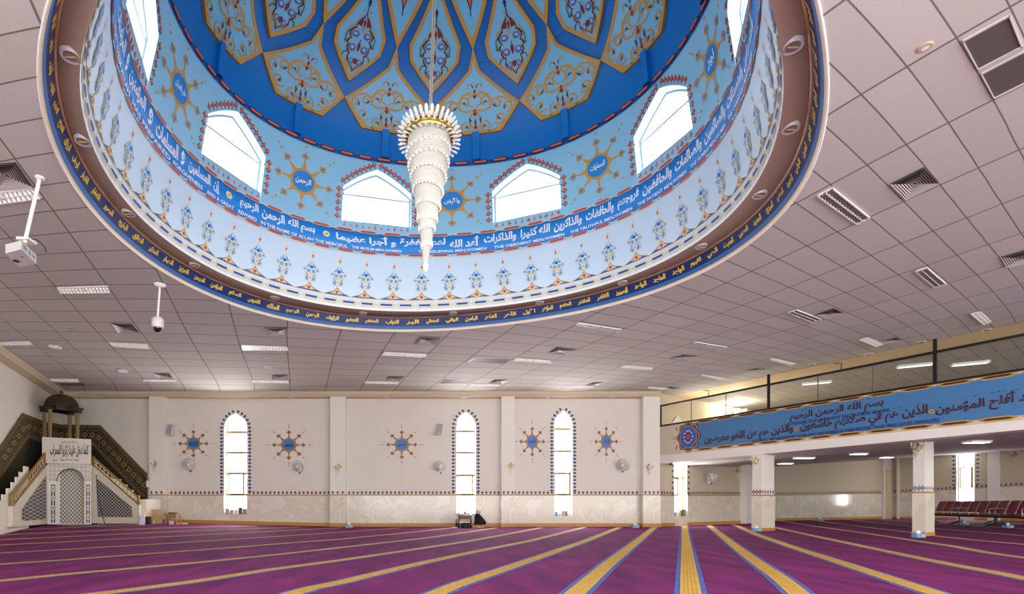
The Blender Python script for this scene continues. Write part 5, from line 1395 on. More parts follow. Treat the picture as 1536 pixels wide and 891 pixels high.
def sconce(p, label, rz=0, s=1.0):
    t = thing('wall_sconce', label, 'wall lamp', p, 'gilt wall sconces', rz)
    mb = MB(); mb.lathe([(.001, .16*s), (.012*s, .13*s), (.035*s, .09*s), (.02*s, .05*s), (.045*s, 0), (.02*s, -.06*s), (.001, -.1*s)], (0, -.02, 0), 12); mb.build('back_plate', BRASS, t, smooth=True, world=False)
    for sg in (-1, 1):
        mb = MB(); mb.tube([(0, -.04, 0), (sg*.05*s, -.08*s, -.03*s), (sg*.1*s, -.1*s, .02*s), (sg*.1*s, -.1*s, .05*s)], .008*s, 6); mb.lathe([(.03*s, 0), (.035*s, .01*s), (.001, .02*s)], (sg*.1*s, -.1*s, .05*s), 10); mb.build('arm', BRASS, t, world=False)
        mb = MB(); mb.lathe([(.01*s, 0), (.014*s, .06*s), (.001, .09*s)], (sg*.1*s, -.1*s, .065*s), 8); mb.build('candle_bulb', WHT, t, world=False)
    mb = MB()
    for k in range(9):
        a = PI*k/8; rr_ = .085*s
        for j in range(4): mb.ball((rr_*math.cos(a)*(1-.22*j), -.04-rr_*math.sin(a)*(1-.2*j), -.04*s-.045*s*j), .016*s, 6)
    mb.ball((0, -.05, -.24*s), .02*s, 6, sc=(1, 1, 1.6)); mb.build('crystal_drops', CRYS, t, world=False)
for px, py, l in ((233, 697, 'first'), (507.5, 702, 'second'), (766, 700, 'third'), (973, 702, 'fourth')):
    Y = YF-.285; sconce(W(px, py, Y), 'gilt crystal wall sconce on the %s pilaster' % l)
ang = math.atan2(GN.y, GN.x) + PI/2
sconce(Vector((COLF1.x, COLF1.y, EYE+(CY-693)/F*15.1)), 'gilt crystal wall sconce at the top of the left gallery column', ang)
sconce(Vector((COLF2.x, COLF2.y, EYE+(CY-673)/F*12.7)), 'gilt crystal wall sconce at the top of the right gallery column', ang)
p = PB(px_on(PB, LB, 1107.5), z_on(PB, 0, 708), -.02) if False else W(1106.5, 708, 20.7); sconce(p, 'dark gilt sconce under the gallery beside the white pilaster', -.5)
p = PFR(px_on(PFR, LF, 1524), z_on(PFR, px_on(PFR, LF, 1524), 684), -.02); sconce(p, 'gilt sconce on the wall above the maroon seats', -1.2, 1.2)
def speaker(px, py, w_, h_, tilt, label):
    p = W(px, py, YF); t = thing('wall_speaker', label, 'speaker', p)
    mb = MB(); P0 = p + Vector((0, -.14, 0)); c_, s_ = math.cos(tilt), math.sin(tilt)
    pts = []
    for y in (-.07, .07):
        for x, z in ((-w_/2, -h_/2), (w_/2, -h_/2), (w_/2, h_/2), (-w_/2, h_/2)): pts.append(P0 + Vector((x*c_ - z*s_, y + z*.25, x*s_ + z*c_)))
    mb.hexa(pts); mb.build('cabinet', mat('speaker cabinet pale grey', '#cfd1cf', .5), t)
    mb = MB(); q = [lerp(pts[i], (pts[0]+pts[2])/2, .18)+Vector((0, -.004, 0)) for i in range(4)]; mb.face(q); mb.build('grille', mat('speaker grille grey', '#9da2a3', .6), t)
    mb = MB(); mb.box(p + Vector((0, -.05, 0)), (.05, .1, .05)); mb.build('wall_bracket', FANG, t)
speaker(258.5, 645, .2, .4, -.08, 'small pale speaker high between the first pilaster and the star medallion')
speaker(660, 644.5, .16, .4, -.2, 'small tilted speaker high beside the second arched window')
mb = MB(); mb.box(W(222.2, 726, YF-.32), (.09, .08, .22)); tag(mb.build('hand_sanitiser_dispenser', OFFW), 'white dispenser on the left edge of the first pilaster', 'dispenser')
# lamp and glow in the gallery
t = thing('wall_lamp', 'bright lit lamp on the gallery back wall behind the glass', 'wall lamp', W(1105, 618, 20.2))
mb = MB(); mb.lathe([(.04, -.1), (.1, 0), (.12, .12)], W(1105, 618, 20.2), 14); mb.build('lamp_shade', LAMP, t); mb = MB(); mb.box(W(1105, 624, 20.35), (.06, .2, .1)); mb.build('bracket', BRASS, t)
t = thing('gallery_lamp_gleam', 'small white triangular body standing for a lamp gleam behind the glass at the left end', 'projector', W(1019, 633, 18.3))
mb = MB(); c = W(1019, 630, 17.9)+Vector((-.05, -.0, 0)); mb.prism([c+Vector((-.2, 0, -.12)), c+Vector((.2, 0, -.12)), c+Vector((.0, 0, .16))], (0, .2, 0)); mb.build('body', WHT, t); mb = MB(); mb.box(c+Vector((0, .1, -.3)), (.05, .05, .4)); mb.build('stand', FANG, t)  # solid body and stand given to a white lamp gleam
for i, (px, py, wd, l) in enumerate(((1204, 684.5, 26, 'left of three'), (1287, 678.5, 20, 'middle of three'), (1178, 695, 20, 'deepest, near the back wall'), (1330, 684, 16, 'short dim one'), (1470, 665, 30, 'above the maroon seats'))):
    best = None
    for a in range(0, 61):
        for v in range(0, 31):
            q = soff(6*a/60, v/30); d = (CX+F*q.x/q.y-px)**2 + (CY-F*(q.z-EYE)/q.y-py)**2
            if best is None or d < best[0]: best = (d, q, 6*a/60, v/30)
    q = best[1]; t = thing('gallery_ceiling_light', 'slim fluorescent light under the gallery, ' + l, 'ceiling light', q, 'lights under the gallery')
    dx = wd/F*q.y; mb = MB(); mb.box((q.x, q.y, q.z-.04), (dx, .28, .05), 0); mb.build('housing', LOUV, t)
    mb = MB(); mb.box((q.x, q.y, q.z-.068), (dx*.94, .2, .01), 0); mb.build('diffuser', LAMP, t)

for i, (px, py, l) in enumerate(((1225, 574, 'left one'), (1372, 548, 'middle one'), (1455, 545, 'right one'))):
    p = on_h(px, py, 3.815); t = thing('gallery_strip_light', 'fluorescent strip seen through the balustrade glass, ' + l, 'ceiling light', p, 'strip lights over the gallery')
    mb = MB(); mb.box((p.x, p.y, p.z), (.75, .2, .055), -.5); mb.build('housing', LOUV, t)
    mb = MB(); mb.box((p.x, p.y, p.z-.03), (.7, .15, .012), -.5); mb.build('diffuser', TUBE, t)
for nm, loc, en, col_ in (('gallery_lamp_light', W(1105, 612, 19.6), 26, (1, .88, .68)),):
    ld = bpy.data.lights.new(nm, 'POINT'); ld.energy = en; ld.color = col_; ld.shadow_soft_size = .15
    lo = bpy.data.objects.new(nm, ld); COL.objects.link(lo); lo.location = loc
# ================================================================== MINBAR
YM = 15.9
MK = (-11.03, 15.9)
def YB(px):
    k = (px-CX)/F; s_ = (k*MK[1]-MK[0])/(.82-k*.57); return MK[1]+.57*s_
MN = Vector((-.57, .82, 0))
def M(px, py, Y=None):
    if Y is None or Y == YM: return W(px, py, YB(px))
    return W(px, py, YB(px)+Y-YM)
CREAM = mat('minbar cream stone', '#ded5c2', .4, noise=.04, scale=5); CREAM2 = mat('minbar pale stone', '#e9e2d4', .4)
LATD = lattice_mat('navy and cream star lattice', '#2b3145', '#cfc7b4', 30, wd=.27); LATG = lattice_mat('grey and cream star lattice', '#6b675e', '#ddd4c0', 26, wd=.3)
LATH = lattice_mat('grey diamond lattice', '#9a9791', '#dcd6ca', 24, diag=False, wd=.3)
GRAIL = mat('gilt railing wood', '#9a7836', .45); DKW = mat('dark carved walnut', '#2a2016', .45)
TAP = tapestry_mat('black and gold carpet weave', '#1b1512', '#6d5b36', '#3a2a20', 7); TAPM = tapestry_mat('carpet border weave', '#8a754a', '#2a2018', '#4f2a22', 15)
OLIVE = mat('dark olive drape', '#2f2c10', .95, noise=.25, scale=6)
mn = thing('minbar', 'cream stone minbar pulpit with arched niche and two flanking stairs in the left corner', 'pulpit', (-10.9, YM, floor_z(-10.9, YM)))
def fprism(px_pts, Y, dep, m, name, parent=None, mi=0):
    mb = MB(); mb.prism([M(x, y, Y) for x, y in px_pts], (0, dep, 0)); return mb.build(name, m, parent or mn)
gy = 786.4
nich = [(86, 785)] + [(86+20*(1-math.cos(PI*i/14))*1.0, 722-19*math.sin(PI*i/14)) for i in range(15)] + [(126, 785)]
# body around the niche
mb = MB()
tl = [[Vector((p[0], -p[1], 0)) for p in l] for l in ([(71, gy), (137, gy), (137, 660), (71, 660)], nich)]
tri = tessellate_polygon(tl); flat = [(71, gy), (137, gy), (137, 660), (71, 660)] + nich
mb.v = [tuple(M(x, y)) for x, y in flat]; mb.f = [list(q) for q in tri]; mb.m = [0]*len(tri)
mb.grid([[M(x, y) for x, y in nich], [M(x, y)+MN*.28 for x, y in nich]])
Dm = MN*.95
for a, b in (((71, gy), (71, 660)), ((137, 660), (137, gy)), ((71, 660), (137, 660))): mb.face([M(*a), M(*b), M(*b)+Dm, M(*a)+Dm])
mb.build('body', CREAM2, mn)
mb = MB(); mb.face([M(x, y)+MN*.28 for x, y in nich]); mb.build('niche_lattice', LATG, mn)
n_in = [(86+20*(1-math.cos(PI*i/14)), 722-19*math.sin(PI*i/14)) for i in range(15)]
hd = [(73, 722), (73, 696.5), (136.5, 696.5), (136.5, 722), (126, 722)] + n_in[::-1][1:-1] + [(86, 722)]
mb = MB(); mb.face([M(x, y)+Vector((0, -.012, 0)) for x, y in hd]); mb.build('arch_spandrel', LATH, mn)
mb = MB(); mb.tube([M(x, y)+Vector((0, -.02, 0)) for x, y in n_in], .016, 6); mb.build('arch_moulding', mat('brown arch edge', '#7a6a55', .4), mn)
for x0_, x1_ in ((75, 84.5), (127.5, 136.5)):
    mb = MB(); mb.prism([M(x0_, gy)-MN*.05, M(x1_, gy)-MN*.05, M(x1_, 724)-MN*.05, M(x0_, 724)-MN*.05], MN*.05); pl = mb.build('pier', CREAM2, mn)
    P = Paint(lambda x, y, l: M(x, y)-MN*(.055+.003*l)); P.poly([(x0_+1.7, 727), (x1_-1.7, 727), (x1_-1.7, 784), (x0_+1.7, 784)], NAVY, 1)
    xm = (x0_+x1_)/2
    for k in range(4):
        y0_ = 728 + k*14
        P.poly([(xm-2, y0_+2), (xm, y0_), (xm+2, y0_+2), (xm+2, y0_+9), (xm, y0_+11), (xm-2, y0_+9)], CREAM2, 2); P.poly([(xm-.9, y0_+3), (xm+.9, y0_+3), (xm+.9, y0_+8), (xm-.9, y0_+8)], mat('pier grey', '#77808f', .4), 3)
        P.disc(xm, y0_+12.4, 1.6, 1.1, CREAM, 2, 8)
    P.build('pier_inlay', pl)
# calligraphy board
mb = MB(); mb.prism([M(63, 655.5, YM-.12), M(137, 659, YM-.12), M(137, 696, YM-.12), M(70.5, 695, YM-.12), M(63, 690, YM-.12)], MN*.14); bd = mb.build('calligraphy_board', mat('board warm white', '#dcd3c6', .5), mn)
INK = mat('calligraphy black ink', '#14181c', .5)
P = Paint(lambda x, y, l: M(x, y, YM-.125) + Vector((0, -.003*l, 0)))
def mtext(s, a, b, y0_, y1_, bold):
    tv, tf, _, _ = text2d(s, bold); b0 = len(P.mb.v); k = P.mi(INK)
    for x, y in tv: P.mb.v.append(tuple(P.map(lerp(a, b, x), lerp(y1_, y0_, y), 1)))
    for f in tf: P.mb.f.append([b0+i for i in f]); P.mb.m.append(k)
mtext('كلما دخل عليها زكريا المحراب', 75, 133, 667, 686, .03); mtext('بسم الله الرحمن الرحيم', 92, 117, 661.5, 665.5, .02); mtext('وجد عندها رزقا', 91, 118, 687.5, 692, .02); mtext('صدق', 79, 86, 688, 692.5, .02)
P.build('calligraphy', bd)
# left stair running forward along the left wall
PLa, PLb = M(71, 0, 15.9), M(18.5, 0, 13.45)
def LP(px, py, d=0):          # point on the outer face of the left stair
    k = (px-CX)/F; dx, dy = PLb.x-PLa.x, PLb.y-PLa.y; u = (PLa.x - k*PLa.y)/(k*dy - dx)
    X, Y = PLa.x+dx*u, PLa.y+dy*u
    n = Vector((-dy, dx, 0)).normalized(); n = n if n.x < 0 else -n
    return Vector((X, Y, EYE+(CY-py)/F*Y)) + n*d
mb = MB(); lp = [(18.5, 790.5), (19.5, 760), (71.5, 697), (71.5, 786)]
mb.prism([LP(*q) for q in lp], LP(40, 700, .1)-LP(40, 700)); mb.build('left_stair_side', CREAM, mn)
mb = MB(); mb.face([LP(x, y, -.012) for x, y in ((33, 781.5), (68.5, 778.5), (68.5, 713.5), (33, 763.5))]); mb.build('left_lattice_panel', LATD, mn)
def railing(pt, a_top, b_top, a_bot, b_bot, n, name):
    t = bpy.data.objects.new(name, None); COL.objects.link(t); t.parent = mn; t.location = pt(*a_bot) - mn.location
    mb = MB()
    def pr(u, v, d=0): return pt(lerp(lerp(a_bot[0], b_bot[0], u), lerp(a_top[0], b_top[0], u), v), lerp(lerp(a_bot[1], b_bot[1], u), lerp(a_top[1], b_top[1], u), v), d)
    for v0, v1 in ((0, .14), (.84, 1)): mb.hexa([pr(0, v0), pr(1, v0), pr(1, v0, .05), pr(0, v0, .05), pr(0, v1), pr(1, v1), pr(1, v1, .05), pr(0, v1, .05)])
    for u0, u1 in ((-.01, .035), (.965, 1.01)): mb.hexa([pr(u0, -.05), pr(u1, -.05), pr(u1, -.05, .06), pr(u0, -.05, .06), pr(u0, 1.05), pr(u1, 1.05), pr(u1, 1.05, .06), pr(u0, 1.05, .06)])
    mb.build('rail_frame', GRAIL, t)
    mb = MB()
    for k in range(n):
        u0, u1 = .04+.92*k/n, .04+.92*(k+1)/n; um = (u0+u1)/2
        for a, b, c_, d_ in ((u0, .14, u1, .84), (u0, .84, u1, .14)):
            w_ = .12*(u1-u0)
            mb.face([pr(a-w_, b, .015), pr(a+w_, b, .015), pr(c_+w_, d_, .015), pr(c_-w_, d_, .015)])
        for v in (.30, .68): mb.face([pr(um-.3*(u1-u0), v, .012), pr(um, v+.12, .012), pr(um+.3*(u1-u0), v, .012), pr(um, v-.12, .012)])
    mb.build('rail_fretwork', mat('fretwork pale gold', '#d6c48f', .5), t)
    return t
railing(LP, (21, 741.5), (68.5, 680), (21, 759.5), (68.5, 695.5), 12, 'left_railing')
st = [(0, 760.3), (6.2, 750.5), (12.5, 741.8), (19.2, 732.5), (26, 723.5), (32, 715.6), (37.6, 708), (44, 699.4), (50, 690)]
nL = (LP(40, 700, .1)-LP(40, 700)).normalized(); mb = MB()
for i in range(len(st)-1):
    a = LP(st[i][0], st[i][1], .10); b = LP(min(st[i+1][0]+.0, 71), st[i][1], .10); b.z = a.z
    L2 = LP(st[i+1][0], st[i][1], .1)
    b = Vector((L2.x, L2.y, a.z)); w_ = nL*.04
    mb.hexa([Vector((a.x, a.y, .0)), Vector((b.x, b.y, .0)), Vector((b.x, b.y, 0))+w_, Vector((a.x, a.y, 0))+w_, a, b, b+w_, a+w_])
mb.build('steps', CREAM2, mn)
mb = MB(); mb.prism([M(71, gy, 16.0), M(71, 700, 16.0), M(90, 700, 16.0), M(90, gy, 16.0)], (-.35, .5, 0)); mb.build('landing_block', CREAM2, mn)
# right stair
YR = 16.4
RPt = lambda px, py, d=0: W(px, py, YR) + Vector((0, d, 0))
mb = MB(); mb.prism([RPt(136, 785), RPt(136, 695.5), RPt(141, 697.5), RPt(208.5, 757.5), RPt(209.5, 785)], (0, .12, 0)); mb.build('right_stair_side', CREAM, mn)
mb = MB(); mb.face([RPt(x, y, -.012) for x, y in ((147, 775.5), (199.2, 776), (197.8, 760.5), (144.3, 716.3))]); mb.build('right_lattice_panel', LATD, mn)
railing(RPt, (138.5, 684.5), (207.5, 745.5), (138.5, 697.5), (207.5, 757.5), 11, 'right_railing')
mb = MB()
for i in range(7):
    x0_, x1_ = 212-10*i, 202-10*i; z = W(0, 768-8.6*i, YR).z
    a = W(x1_, 0, YR).x; b = W(x0_, 0, YR).x; mb.box(((a+b)/2, YR+.6, z/2), (b-a, .9, z))
a, b = W(209, 0, 16.9).x, W(223.5, 0, 16.9).x; mb.box(((a+b)/2, 17.2, W(0, 749, 16.9).z/2), (b-a, .9, W(0, 749, 16.9).z)); mb.build('steps', CREAM2, mn)
# canopy on four posts
cn = [(66.5, 617, 656, 16.1), (75, 613, 657, 15.75), (116, 618, 659, 16.25), (104.5, 621, 657, 16.6)]
for px, ya, yb, Y in cn:
    a, b = W(px, yb, Y), W(px, ya, Y); a.z -= .05; mb = MB(); mb.tube([a, b], .055, 10); mb.build('canopy_post', lattice_mat('post gilt lattice', '#3b2f1c', '#b3955a', 40, wd=.4) if 'post gilt lattice' not in MATS else MATS['post gilt lattice'], mn)
    mb = MB(); mb.box(b, (.17, .17, .06)); mb.build('post_capital', DKW, mn)
cx0, Yc_ = W(92.5, 0, 16.3).x, 16.3; zc_ = W(0, 614, 16.3).z
mb = MB()
def ringn(r, z, n=4, rot=.38): return [(cx0+r*math.cos(rot+2*PI*k/n), Yc_+r*math.sin(rot+2*PI*k/n), z) for k in range(n)]
mb.grid([ringn(.52, zc_-.08), ringn(.55, zc_-.02), ringn(.60, zc_+.05), ringn(.57, zc_+.07), ringn(.42, zc_+.08)], 0, True); mb.grid([ringn(.52, zc_-.08), ringn(.38, zc_-.08)], 0, True); mb.build('canopy_cornice', DKW, mn)
mb = MB(); prof = [(.45*math.cos(a)**.85, .06+.40*math.sin(a)) for a in [PI/2*i/10 for i in range(11)]]
mb.lathe(prof, (cx0, Yc_, zc_), 24); mb.build('canopy_dome', tapestry_mat('carved dark dome', '#1c140d', '#4a3a1c', '#241a10', 14), mn, smooth=True)
mb = MB(); mb.lathe([(.02, .44), (.02, .48), (.05, .52), (.045, .56), (.012, .60), (.001, .64)], (cx0, Yc_, zc_), 12); mb.build('finial', DKW, mn, smooth=True)
# wall hangings behind
def hang(pts_border, pts_inner, base_pts, mp, name, label):
    t = thing(name, label, 'wall hanging', mp(*pts_border[0]))
    mb = MB(); mb.face([mp(x, y, .0) for x, y in base_pts]); mb.face([mp(x, y, .02) for x, y in base_pts][::-1]); mb.build('drape', OLIVE, t)
    n = len(pts_border); mb = MB()
    mb.grid([[mp(x, y, -.012) for x, y in pts_border], [mp(x, y, -.012) for x, y in pts_inner]]); mb.build('carpet_band', TAP, t)
    for nm, f0, f1 in (('outer_trim', 0, .16), ('inner_trim', .84, 1.0)):
        mb = MB(); r_ = lambda f: [mp(lerp(a[0], b[0], f), lerp(a[1], b[1], f), -.018) for a, b in zip(pts_border, pts_inner)]
        mb.grid([r_(f0), r_(f1)]); mb.build(nm, TAPM, t)
    P = Paint(lambda x, y, l: mp(x, y, -.02-.003*l)); 
    for i in range(n-1):
        a, b, c_, d_ = pts_border[i], pts_border[i+1], pts_inner[i], pts_inner[i+1]; L = math.hypot(b[0]-a[0], b[1]-a[1]); m_ = max(1, int(L/11))
        for k in range(m_):
            f = (k+.5)/m_; cx1 = (lerp(a[0], b[0], f)+lerp(c_[0], d_[0], f))/2; cy1 = (lerp(a[1], b[1], f)+lerp(c_[1], d_[1], f))/2
            P.poly([(cx1-4, cy1), (cx1, cy1-4), (cx1+4, cy1), (cx1, cy1+4)], mat('carpet gold knot', '#a08a58', .9), 1)
            P.poly([(cx1-2.2, cy1), (cx1, cy1-2.2), (cx1+2.2, cy1), (cx1, cy1+2.2)], mat('carpet dark knot', '#20160f', .9), 2)
    P.build('woven_diamonds', t)
def lwall(px, py, d=0):
    k = (px-CX)/F; Y = (LW[0]-LW[2]*LW[1])/(k-LW[2]); X = k*Y
    return Vector((X, Y, EYE+(CY-py)/F*Y)) + Vector((nl.x, nl.y, 0))*(.03-d)
def fwall(px, py, d=0): return Vector((X18(px), YF-.04+d, Z18(py)))
hang([(-14, 682), (0, 667.6), (32, 619.5), (64, 632), (86, 636)], [(-14, 728), (0, 713.6), (39.5, 656.5), (63, 664), (86, 668)], [(-14, 700), (0, 690), (32, 640), (64, 650), (86, 655), (86, 770), (0, 785), (-14, 785)], lwall, 'wall_hanging', 'black and gold carpet hanging over dark drape on the left wall, stepped like the stair')
hang([(87.5, 637), (152, 638), (222, 710.5), (222, 712)], [(87.5, 668), (140, 668), (206, 738), (222, 751)], [(87.5, 650), (146, 652), (221.5, 722), (221.5, 751), (190, 765), (87.5, 765)], fwall, 'wall_hanging', 'black and gold carpet hanging on the far wall sloping down to the first pilaster')
# ---- microphone stand before the minbar
b = floor_px(157, 787.5)
t = thing('microphone_stand', 'thin black microphone stand leaning before the right stair of the minbar', 'microphone stand', b)
mb = MB(); mb.tube([b+Vector((0, 0, .02)), W(146, 738, b.y)], .012, 6); mb.build('pole', BLACK, t)
mb = MB(); mb.lathe([(.13, 0), (.13, .015), (.02, .03)], b, 16); mb.build('base', BLACK, t)
mb = MB(); mb.tube([W(146, 738, b.y), W(144.5, 716, b.y)], .008, 6); mb.ball(W(144.5, 714, b.y), .025, 8); mb.build('microphone', BLACK, t)
b = floor_px(123, 788.3); mb = MB(); mb.box(b+Vector((0, 0, .008)), (1.15, .45, .012), .05); tag(mb.build('prayer_mat', mat('pale grey prayer mat', '#8d8492', .95)), 'pale grey mat on the carpet in front of the minbar niche', 'mat')

# ================================================================== SMALL THINGS ALONG THE WALL
def at_floor(px, py): return floor_px(px, py)
WOODL = mat('pale pine wood', '#c9ab7b', .5); WOODM = mat('honey brown wood', '#b07c3c', .45); WOODD = mat('dark brown wood', '#4b3126', .5)
for i, px in enumerate((230.2, 239.2)):
    b = at_floor(px, 788); b.y = 16.9; b.x = (px-CX)/F*b.y; b.z = floor_z(b.x, b.y)
    t = thing('quran_stand', 'folded pale wooden book stand leaning by the first pilaster, %s one' % ['left', 'right'][i], 'book stand', b, 'folded book stands by the first pilaster')
    h_ = W(0, 764, b.y).z - b.z; w_ = .16
    mb = MB(); mb.prism([b+Vector(q) for q in ((-w_/2, 0, 0), (-w_/2+.03, 0, 0), (-.03, 0, .12), (0, 0, .16), (.03, 0, .12), (w_/2-.03, 0, 0), (w_/2, 0, 0), (w_/2, 0, h_), (-w_/2, 0, h_))], (0, .02, 0)); mb.build('front_board', WOODL, t)
    mb = MB(); mb.prism([b+Vector(q)+Vector((0, .03, 0)) for q in ((-w_/2, 0, 0), (-w_/2+.03, 0, 0), (-.03, 0, .12), (.03, 0, .12), (w_/2-.03, 0, 0), (w_/2, 0, 0), (w_/2, 0, h_*.97), (-w_/2, 0, h_*.97))], (0, .02, 0)); mb.build('back_board', WOODL, t)
    mb = MB(); mb.box(b+Vector((0, .02, h_*.5)), (w_*.8, .05, .02)); mb.build('hinge', WOODM, t)
def low_table(px0, px1, ytop, ybot, Y, wood, label, dep=.35):
    x0_, x1_ = (px0-CX)/F*Y, (px1-CX)/F*Y; z0_ = floor_z(x0_, Y); zt = EYE+(CY-ytop)/F*Y
    t = thing('small_table', label, 'table', ((x0_+x1_)/2, Y, z0_))
    mb = MB(); mb.box(((x0_+x1_)/2, Y, zt-.02), (x1_-x0_, dep, .04)); mb.build('table_top', wood, t)
    mb = MB(); mb.box(((x0_+x1_)/2, Y-dep/2+.03, zt-.09), (x1_-x0_-.06, .02, .1)); mb.build('apron', wood, t)
    for sx in (-1, 1):
        for sy in (-1, 1):
            mb = MB(); mb.tube([((x0_+x1_)/2+sx*((x1_-x0_)/2-.03), Y+sy*(dep/2-.04), z0_), ((x0_+x1_)/2+sx*((x1_-x0_)/2-.05), Y+sy*(dep/2-.04), zt-.04)], .022, 6); mb.build('leg', wood, t)
    return t, x0_, x1_, z0_, zt
t, xa, xb, z0_, zt = low_table(250, 269, 770.5, 785, 16.9, WOODM, 'low honey wood table beside the book stands')
mb = MB(); mb.prism([Vector((xa-.02, 16.72, zt)), Vector((xb+.02, 16.72, zt)), Vector((xb-.06, 16.72, zt-.07)), Vector((xa+.06, 16.72, zt-.07))], (0, .02, 0)); mb.build('carved_edge', WOODM, t)
mb = MB(); mb.box(((xa+xb)/2, 16.9, zt+.02), (.22, .2, .04), .1); tag(mb.build('book', mat('dark green book cover', '#3a3a30', .5)), 'dark closed book lying on the low honey wood table', 'book')
mb = MB(); mb.box(((xa+xb)/2-.02, 16.85, z0_+.06), (.13, .12, .12), .3); tag(mb.build('tissue_box', mat('lilac tissue box', '#b9b6d6', .5)), 'small lilac box under the low honey wood table', 'box')
b = W(222.5, 784, 16.3); b.z = floor_z(b.x, 16.3); mb = MB(); mb.box(b+Vector((0, 0, .13)), (.13, .12, .26)); tag(mb.build('waste_bin', DKW), 'small dark bin beside the folded book stands', 'bin')
b = W(212, 784, 16.1); b.z = floor_z(b.x, 16.1)
t = thing('plastic_bag', 'white and lilac plastic bag at the foot of the minbar', 'bag', b); mb = MB()
mb.grid([[b+Vector((.10*k_*math.cos(2*PI*q/10)*(1+.15*math.sin(3*q)), .08*k_*math.sin(2*PI*q/10), z)) for q in range(10)] for k_, z in ((.9, 0), (1.1, .08), (1, .16), (.5, .23), (.3, .28))], 0, True); mb.build('bag_body', mat('bag lilac white', '#cdc8dc', .5), t, smooth=True)
b = W(272, 786, 17.2); b.z = floor_z(b.x, 17.2); mb = MB(); mb.box(b+Vector((.05, 0, .02)), (.3, .15, .03), .2); tag(mb.build('papers', WHT), 'white papers on the skirting right of the honey wood table', 'papers')
# table with bag, hat and draped chair below the second arched window
YT = 17.3
t, xa, xb, z0_, zt = low_table(686.5, 708, 772.5, 790.5, YT, mat('reddish brown table', '#6d4234', .5), 'small reddish table below the second arched window', .4)
mb = MB(); mb.box(((xa+xb)/2, YT+.05, z0_+.17), (xb-xa-.12, .3, .02)); mb.build('shelf', WOODD, t)
x = lambda px: (px-CX)/F*YT
mb = MB(); mb.box((x(684.3), YT-.02, z0_+.15), (.04, .3, .3), 0); tag(mb.build('folder', mat('maroon folder', '#5a1c22', .5)), 'maroon folder standing against the left side of the reddish table', 'folder')
b = Vector((x(698.5), YT-.34, z0_)); t = thing('shoulder_bag', 'black bag on the floor under the small reddish table', 'bag', b)
mb = MB(); mb.grid([[b+Vector((.17*k_*math.cos(2*PI*q/14), .09*k_*math.sin(2*PI*q/14), z)) for q in range(14)] for k_, z in ((.85, 0), (1, .03), (1.0, .1), (.85, .15), (.3, .17))], 0, True); mb.build('bag_body', mat('black nylon', '#15161a', .7), t, smooth=True)
mb = MB(); mb.tube([b+Vector((-.1, 0, .15)), b+Vector((-.05, 0, .22)), b+Vector((.06, 0, .22)), b+Vector((.1, 0, .15))], .01, 6); mb.build('strap', BLACK, t)
b = Vector((x(686), YT-.33, z0_)); mb = MB(); mb.grid([[b+Vector((.08*k_*math.cos(2*PI*q/12), .08*k_*math.sin(2*PI*q/12), z)) for q in range(12)] for k_, z in ((.8, 0), (1, .05), (1, .12), (.6, .17), (.05, .18))], 0, True); tag(mb.build('drawstring_bag', mat('navy nylon', '#1b2038', .7), smooth=True), 'small navy bag at the left foot of the reddish table', 'bag')
mb = MB(); mb.ball((x(698), YT, zt+.07), .06, 10, sc=(1, 1, 1.1)); tag(mb.build('round_tin', mat('dusty pink', '#d8a79a', .6), smooth=True), 'round pinkish tin on top of the reddish table', 'tin')
for px, w_, h_, col, nm, lb in ((688, .09, .07, '#7fb6dd', 'tissue_box', 'light blue tissue box on the left of the reddish table'), (702.5, .05, .10, '#474f57', 'bottle', 'small dark bottle on the right of the reddish table'), (693, .08, .03, '#8a6a3c', 'wallet', 'flat tan wallet on the reddish table')):
    mb = MB()
    if nm == 'bottle': mb.lathe([(.02, 0), (.022, .05), (.01, .07), (.01, .1), (.001, .1)], (x(px), YT, zt), 10)
    else: mb.box((x(px), YT-.05, zt+h_/2), (w_, .08, h_), .2)
    tag(mb.build(nm, mat(nm+' '+col, col, .5)), lb, nm.replace('_', ' '))
b = Vector((x(718), YT-.02, z0_)); t = thing('folding_chair', 'low folding chair draped with a black cloak, right of the reddish table', 'chair', b, rz=0)
WD = mat('bleached wood leg', '#b99a80', .6)
for sx, dx in ((-.1, .16), (.12, -.1)):
    mb = MB(); mb.tube([b+Vector((sx, -.05, 0)), b+Vector((sx+dx*.3, .03, .32)), b+Vector((dx*.2-.05, .08, .58))], .014, 6); mb.build('leg', WD, t)
mb = MB(); mb.tube([b+Vector((-.22, -.12, .02)), b+Vector((.18, -.06, .02))], .018, 6); mb.build('foot_bar', WD, t)
mb = MB(); mb.tube([b+Vector((-.08, .05, .4)), b+Vector((-.05, .09, .58))], .016, 6); mb.tube([b+Vector((.02, .05, .4)), b+Vector((.05, .09, .56))], .016, 6); mb.build('backrest_post', mat('grey green post', '#4c544c', .5), t)
mb = MB(); mb.grid([[b+Vector((-.14+.02*math.sin(3*i), -.1, .08+.02*i)), ] for i in range(1)] + [] if False else [[b+Vector((lerp(a0, a1, j/6), .02-.1*math.sin(PI*j/6)+yy, z)) for j in range(7)] for a0, a1, yy, z in ((-.16, .20, -.02, .10), (-.15, .26, -.02, .16), (-.14, .20, 0, .26), (-.13, .10, .02, .38), (-.10, .02, .06, .46))]); mb.build('cloak', mat('black cloth', '#101114', .95), t, smooth=True)
b = Vector((x(716), YT-.35, z0_)); mb = MB(); mb.ball(b+Vector((0, 0, .03)), .06, 8, sc=(1.3, .8, .5)); tag(mb.build('shoe', mat('pinkish shoe', '#c69a90', .6), smooth=True), 'pale shoe in front of the draped folding chair', 'shoe')
